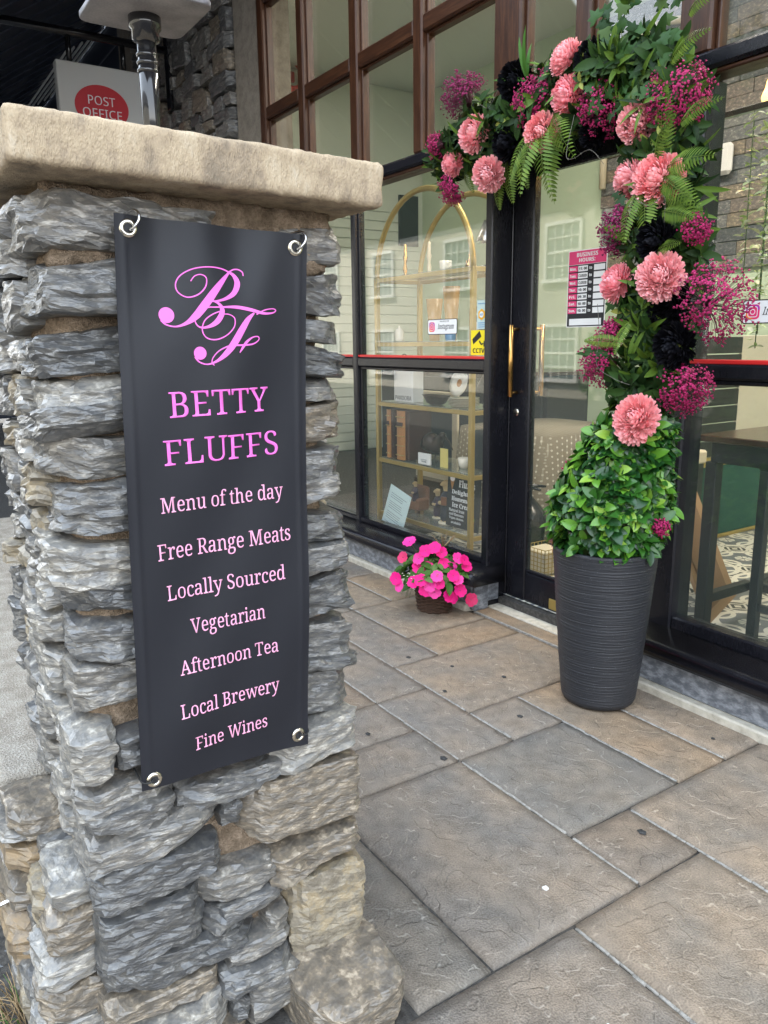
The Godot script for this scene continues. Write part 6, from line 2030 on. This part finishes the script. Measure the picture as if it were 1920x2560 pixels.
# ---------------------------------------------------------------- beyond
func build_far() -> void:
	# hanging sign on a bracket
	var t := thing("post_office_sign", "white hanging sign with a red oval reading post office", "sign", Vector3(-6.62, 3.0, -1.77))
	box("board", Vector3(0, 0, 0), Vector3(.09, .62, .62), M.sign_white, t, .006)
	for s in [1.0, -1.0]:
		var os := mb(true)
		slab_poly(os, ell(0, 0, .2, .155, 40), 0, .003)
		put("oval", done(os), M.sign_red, t, Transform3D(Basis(Vector3.UP, PI * .5 * s), Vector3(.0455 * s, .02, 0)))
		text("POST", "Droid Sans", Vector3(.0495 * s, .065, 0), .2, .062, M.white_print, t, Basis(Vector3.UP, PI * .5 * s))
		text("OFFICE", "Droid Sans", Vector3(.0495 * s, -.025, 0), .29, .062, M.white_print, t, Basis(Vector3.UP, PI * .5 * s))
	var bs := mb()
	tube(bs, [Vector3(0, .52, .7), Vector3(0, .52, -.575)], .03, .03, 10)
	obj("bracket_arm", bs, M.black_gloss, t)
	for z in [-.2, .2]:
		var hs := mb()
		tube(hs, [Vector3(0, .31, z), Vector3(0, .52, z)], .02, .02, 8)
		obj("hanger", hs, M.black_gloss, t)
	box("wall_plate", Vector3(0, .4, -.555), Vector3(.08, .62, .03), M.black_gloss, t, .004)
	var rb := thing("red_shop_sign", "red sign board with white lettering behind the hanging sign", "sign", Vector3(-7.4, 2.95, -2.15))
	box("board", Vector3.ZERO, Vector3(.06, .7, .36), M.sign_red, rb, .006)
	text("Mi", "Droid Sans", Vector3(.032, -.2, 0), .16, .12, M.white_print, rb, Basis(Vector3.UP, PI * .5))
	box("wall_mount", Vector3(0, 0, -.19), Vector3(.04, .2, .1), M.black_gloss, rb, .004)
	# boarded canopy over the forecourt and the passage: low eaves on the street side, high against the shop
	var rf := thing("canopy_roof", "dark navy boarded canopy roof above the hanging sign", "roof")
	var dir := Vector3(0, .67, -1).normalized()
	var bb := Basis(Vector3.RIGHT, dir, Vector3.RIGHT.cross(dir))
	var lo := Vector3(0, 2.46, .46)
	var hi := Vector3(0, 4.482, -2.56)
	var ln := lo.distance_to(hi)
	for k in 64:
		var x := -4.0 - k * .17
		box("board", (lo + hi) * .5 + Vector3(x, .03 + (.012 if k % 2 == 0 else .0), 0), Vector3(.166, ln, .022), M.navy_timber, rf, .003, bb)
	span("fascia", Vector3(-14.8, 2.38, .46), Vector3(-3.9, 2.56, .5), M.navy_timber, rf, .006)
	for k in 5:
		box("light_strip_bar", Vector3(-9.2, 3.86 + k * .05, -1.9 - k * .075), Vector3(2.2, .02, .014), M.window_paint, rf, .003)  # white painted bars stand in for bright strips of light
	for x in [-4.1, -8.4, -14.4]:
		box("post", Vector3(x, 1.23, .4), Vector3(.1, 2.46, .1), M.navy_timber, rf, .006)
	var ew := thing("passage_wall", "dark boarded wall closing the far end of the passage", "wall")
	for k in 22:
		box("board", Vector3(-14.9, .15 + k * .25, -.9), Vector3(.05, .24, 3.4), M.navy_timber, ew, .006)
	for k in 24:
		span("side_board", Vector3(-15, k * .25, -2.62), Vector3(-8.2, k * .25 + .24, -2.57), M.navy_timber, ew, .006)
	# house across the street, which the shop glass mirrors
	var h := thing("opposite_house", "pale roughcast house with white sash windows across the street", "house")
	span("wall", Vector3(-26, -.04, 8.0), Vector3(6, 4.35, 13), M.roughcast, h, .01)
	var rs := mb(true)
	bx(rs, Vector3(-10, 6.2, 9.6), Vector3(33, .15, 5.4), .02, Basis(Vector3.RIGHT, -.82))
	obj("roof", rs, M.roof_slate, h)
	span("gutter", Vector3(-26.2, 4.3, 7.84), Vector3(6.2, 4.42, 7.98), M.black_gloss, h, .02)
	for x in [-22.5, -19.4, -16.0, -12.6, -9.3, -6.0, -2.7, .6, 3.6]:
		for y in [.35, 2.5]:
			var w := part("window", h)
			w.position = Vector3(x, y, 7.985)
			box("glass", Vector3(0, .6, .0), Vector3(.96, 1.14, .02), M.curtain, w, 0)
			for k in 3:
				box("glazing_bar", Vector3(-.24 + .24 * k, .6, -.02), Vector3(.03, 1.1, .03), M.window_paint, w, .004)
			for k in 3:
				box("glazing_bar", Vector3(0, .3 + k * .3, -.024), Vector3(.92, .05 if k == 1 else .03, .03), M.window_paint, w, .004)
			for q in [[Vector3(0, 1.2, -.03), Vector3(1.1, .08, .06)], [Vector3(0, .0, -.05), Vector3(1.2, .08, .1)], [Vector3(-.51, .6, -.03), Vector3(.08, 1.12, .06)], [Vector3(.51, .6, -.03), Vector3(.08, 1.12, .06)]]:
				box("frame_side", q[0], q[1], M.window_paint, w, .006)
	# climbing shrub on the house wall
	var sh := thing("wall_shrub", "leafy shrub climbing the roughcast house across the street", "shrub", Vector3(-10.9, 0, 7.85))
	var sc := cluster(6, .16, .09, [c3(.03, .08, .02), c3(.06, .13, .03), c3(.1, .16, .05)], .6, 71)
	var sv := mb()
	for i in 420:
		var y := rng.randf_range(.1, 3.4)
		sv.append_from(sc, 0, Transform3D(look(Vector3(rng.randf_range(-1, 1), rng.randf_range(-.3, 1), -1), rng.randf() * TAU), Vector3(rng.randf_range(-.6, .6) * (1.2 - .25 * y), y, rng.randf_range(-.3, .05))))
	stuff(put("foliage", sv.commit(), M.leaf_vc, sh))
	var st2 := mb()
	tube(st2, [Vector3(0, -.04, 0), Vector3(.1, 1.5, .05), Vector3(-.05, 3.2, .05)], .05, .015, 8)
	obj("stem", st2, M.stem_dry, sh)
	for x in [-14.3, -4.4]:
		var dp := mb()
		tube(dp, [Vector3(x, 0, 7.93), Vector3(x, 4.3, 7.93)], .05, .05, 10)
		obj("drainpipe", dp, M.black_gloss, h)

func _ready() -> void:
	rng.seed = 20240
	# camera
	var cam := Camera3D.new()
	cam.name = "camera"
	add_child(cam)
	cam.position = Vector3(0, 1.25, 0)
	cam.rotation = Vector3(deg_to_rad(-12.341), deg_to_rad(56.850), deg_to_rad(-.701))
	cam.fov = 66.632
	cam.near = .05
	cam.far = 400
	cam.current = true
	# sky, exposure
	var env := Environment.new()
	env.background_mode = Environment.BG_SKY
	var sm := ProceduralSkyMaterial.new()
	sm.sky_top_color = Color(.74, .79, .85)
	sm.sky_horizon_color = Color(.95, .95, .94)
	sm.sky_curve = .18
	sm.ground_horizon_color = Color(.5, .5, .5)
	sm.ground_bottom_color = Color(.3, .3, .3)
	sm.sky_energy_multiplier = 1.3
	var sky := Sky.new()
	sky.sky_material = sm
	env.sky = sky
	env.tonemap_mode = Environment.TONE_MAPPER_LINEAR
	env.tonemap_exposure = 3.7
	env.sdfgi_enabled = true
	env.ssao_enabled = true
	env.ssil_enabled = true
	var we := WorldEnvironment.new()
	we.name = "environment"
	we.environment = env
	add_child(we)
	# sun behind the shop: the forecourt lies in its shade, the house opposite is lit
	var sun := DirectionalLight3D.new()
	sun.name = "sun"
	add_child(sun)
	sun.transform = Transform3D().looking_at(-Vector3(-.28, .78, -.56), Vector3.UP)
	sun.light_energy = 1.5
	sun.light_color = Color(1, .95, .87)
	sun.light_angular_distance = .5
	sun.shadow_enabled = true
	make_materials()
	var vc := mat("leaf_vc", c3(1, 1, 1), .5, .3)
	vc.vertex_color_use_as_albedo = true
	vc.backlight_enabled = true
	vc.backlight = Color(.3, .36, .16)
	var bc := mat("leaf_box", c3(1, 1, 1), .3, .5)
	bc.vertex_color_use_as_albedo = true
	bc.backlight_enabled = true
	bc.backlight = Color(.3, .36, .16)
	build_ground()
	build_shop()
	build_room()
	build_pier()
	build_far()
	build_pillar()
	build_low_wall()
	build_post()
	build_banner()
	build_stickers()
	build_display()
	build_inside()
	build_planter()
	build_basket()
	build_garland()
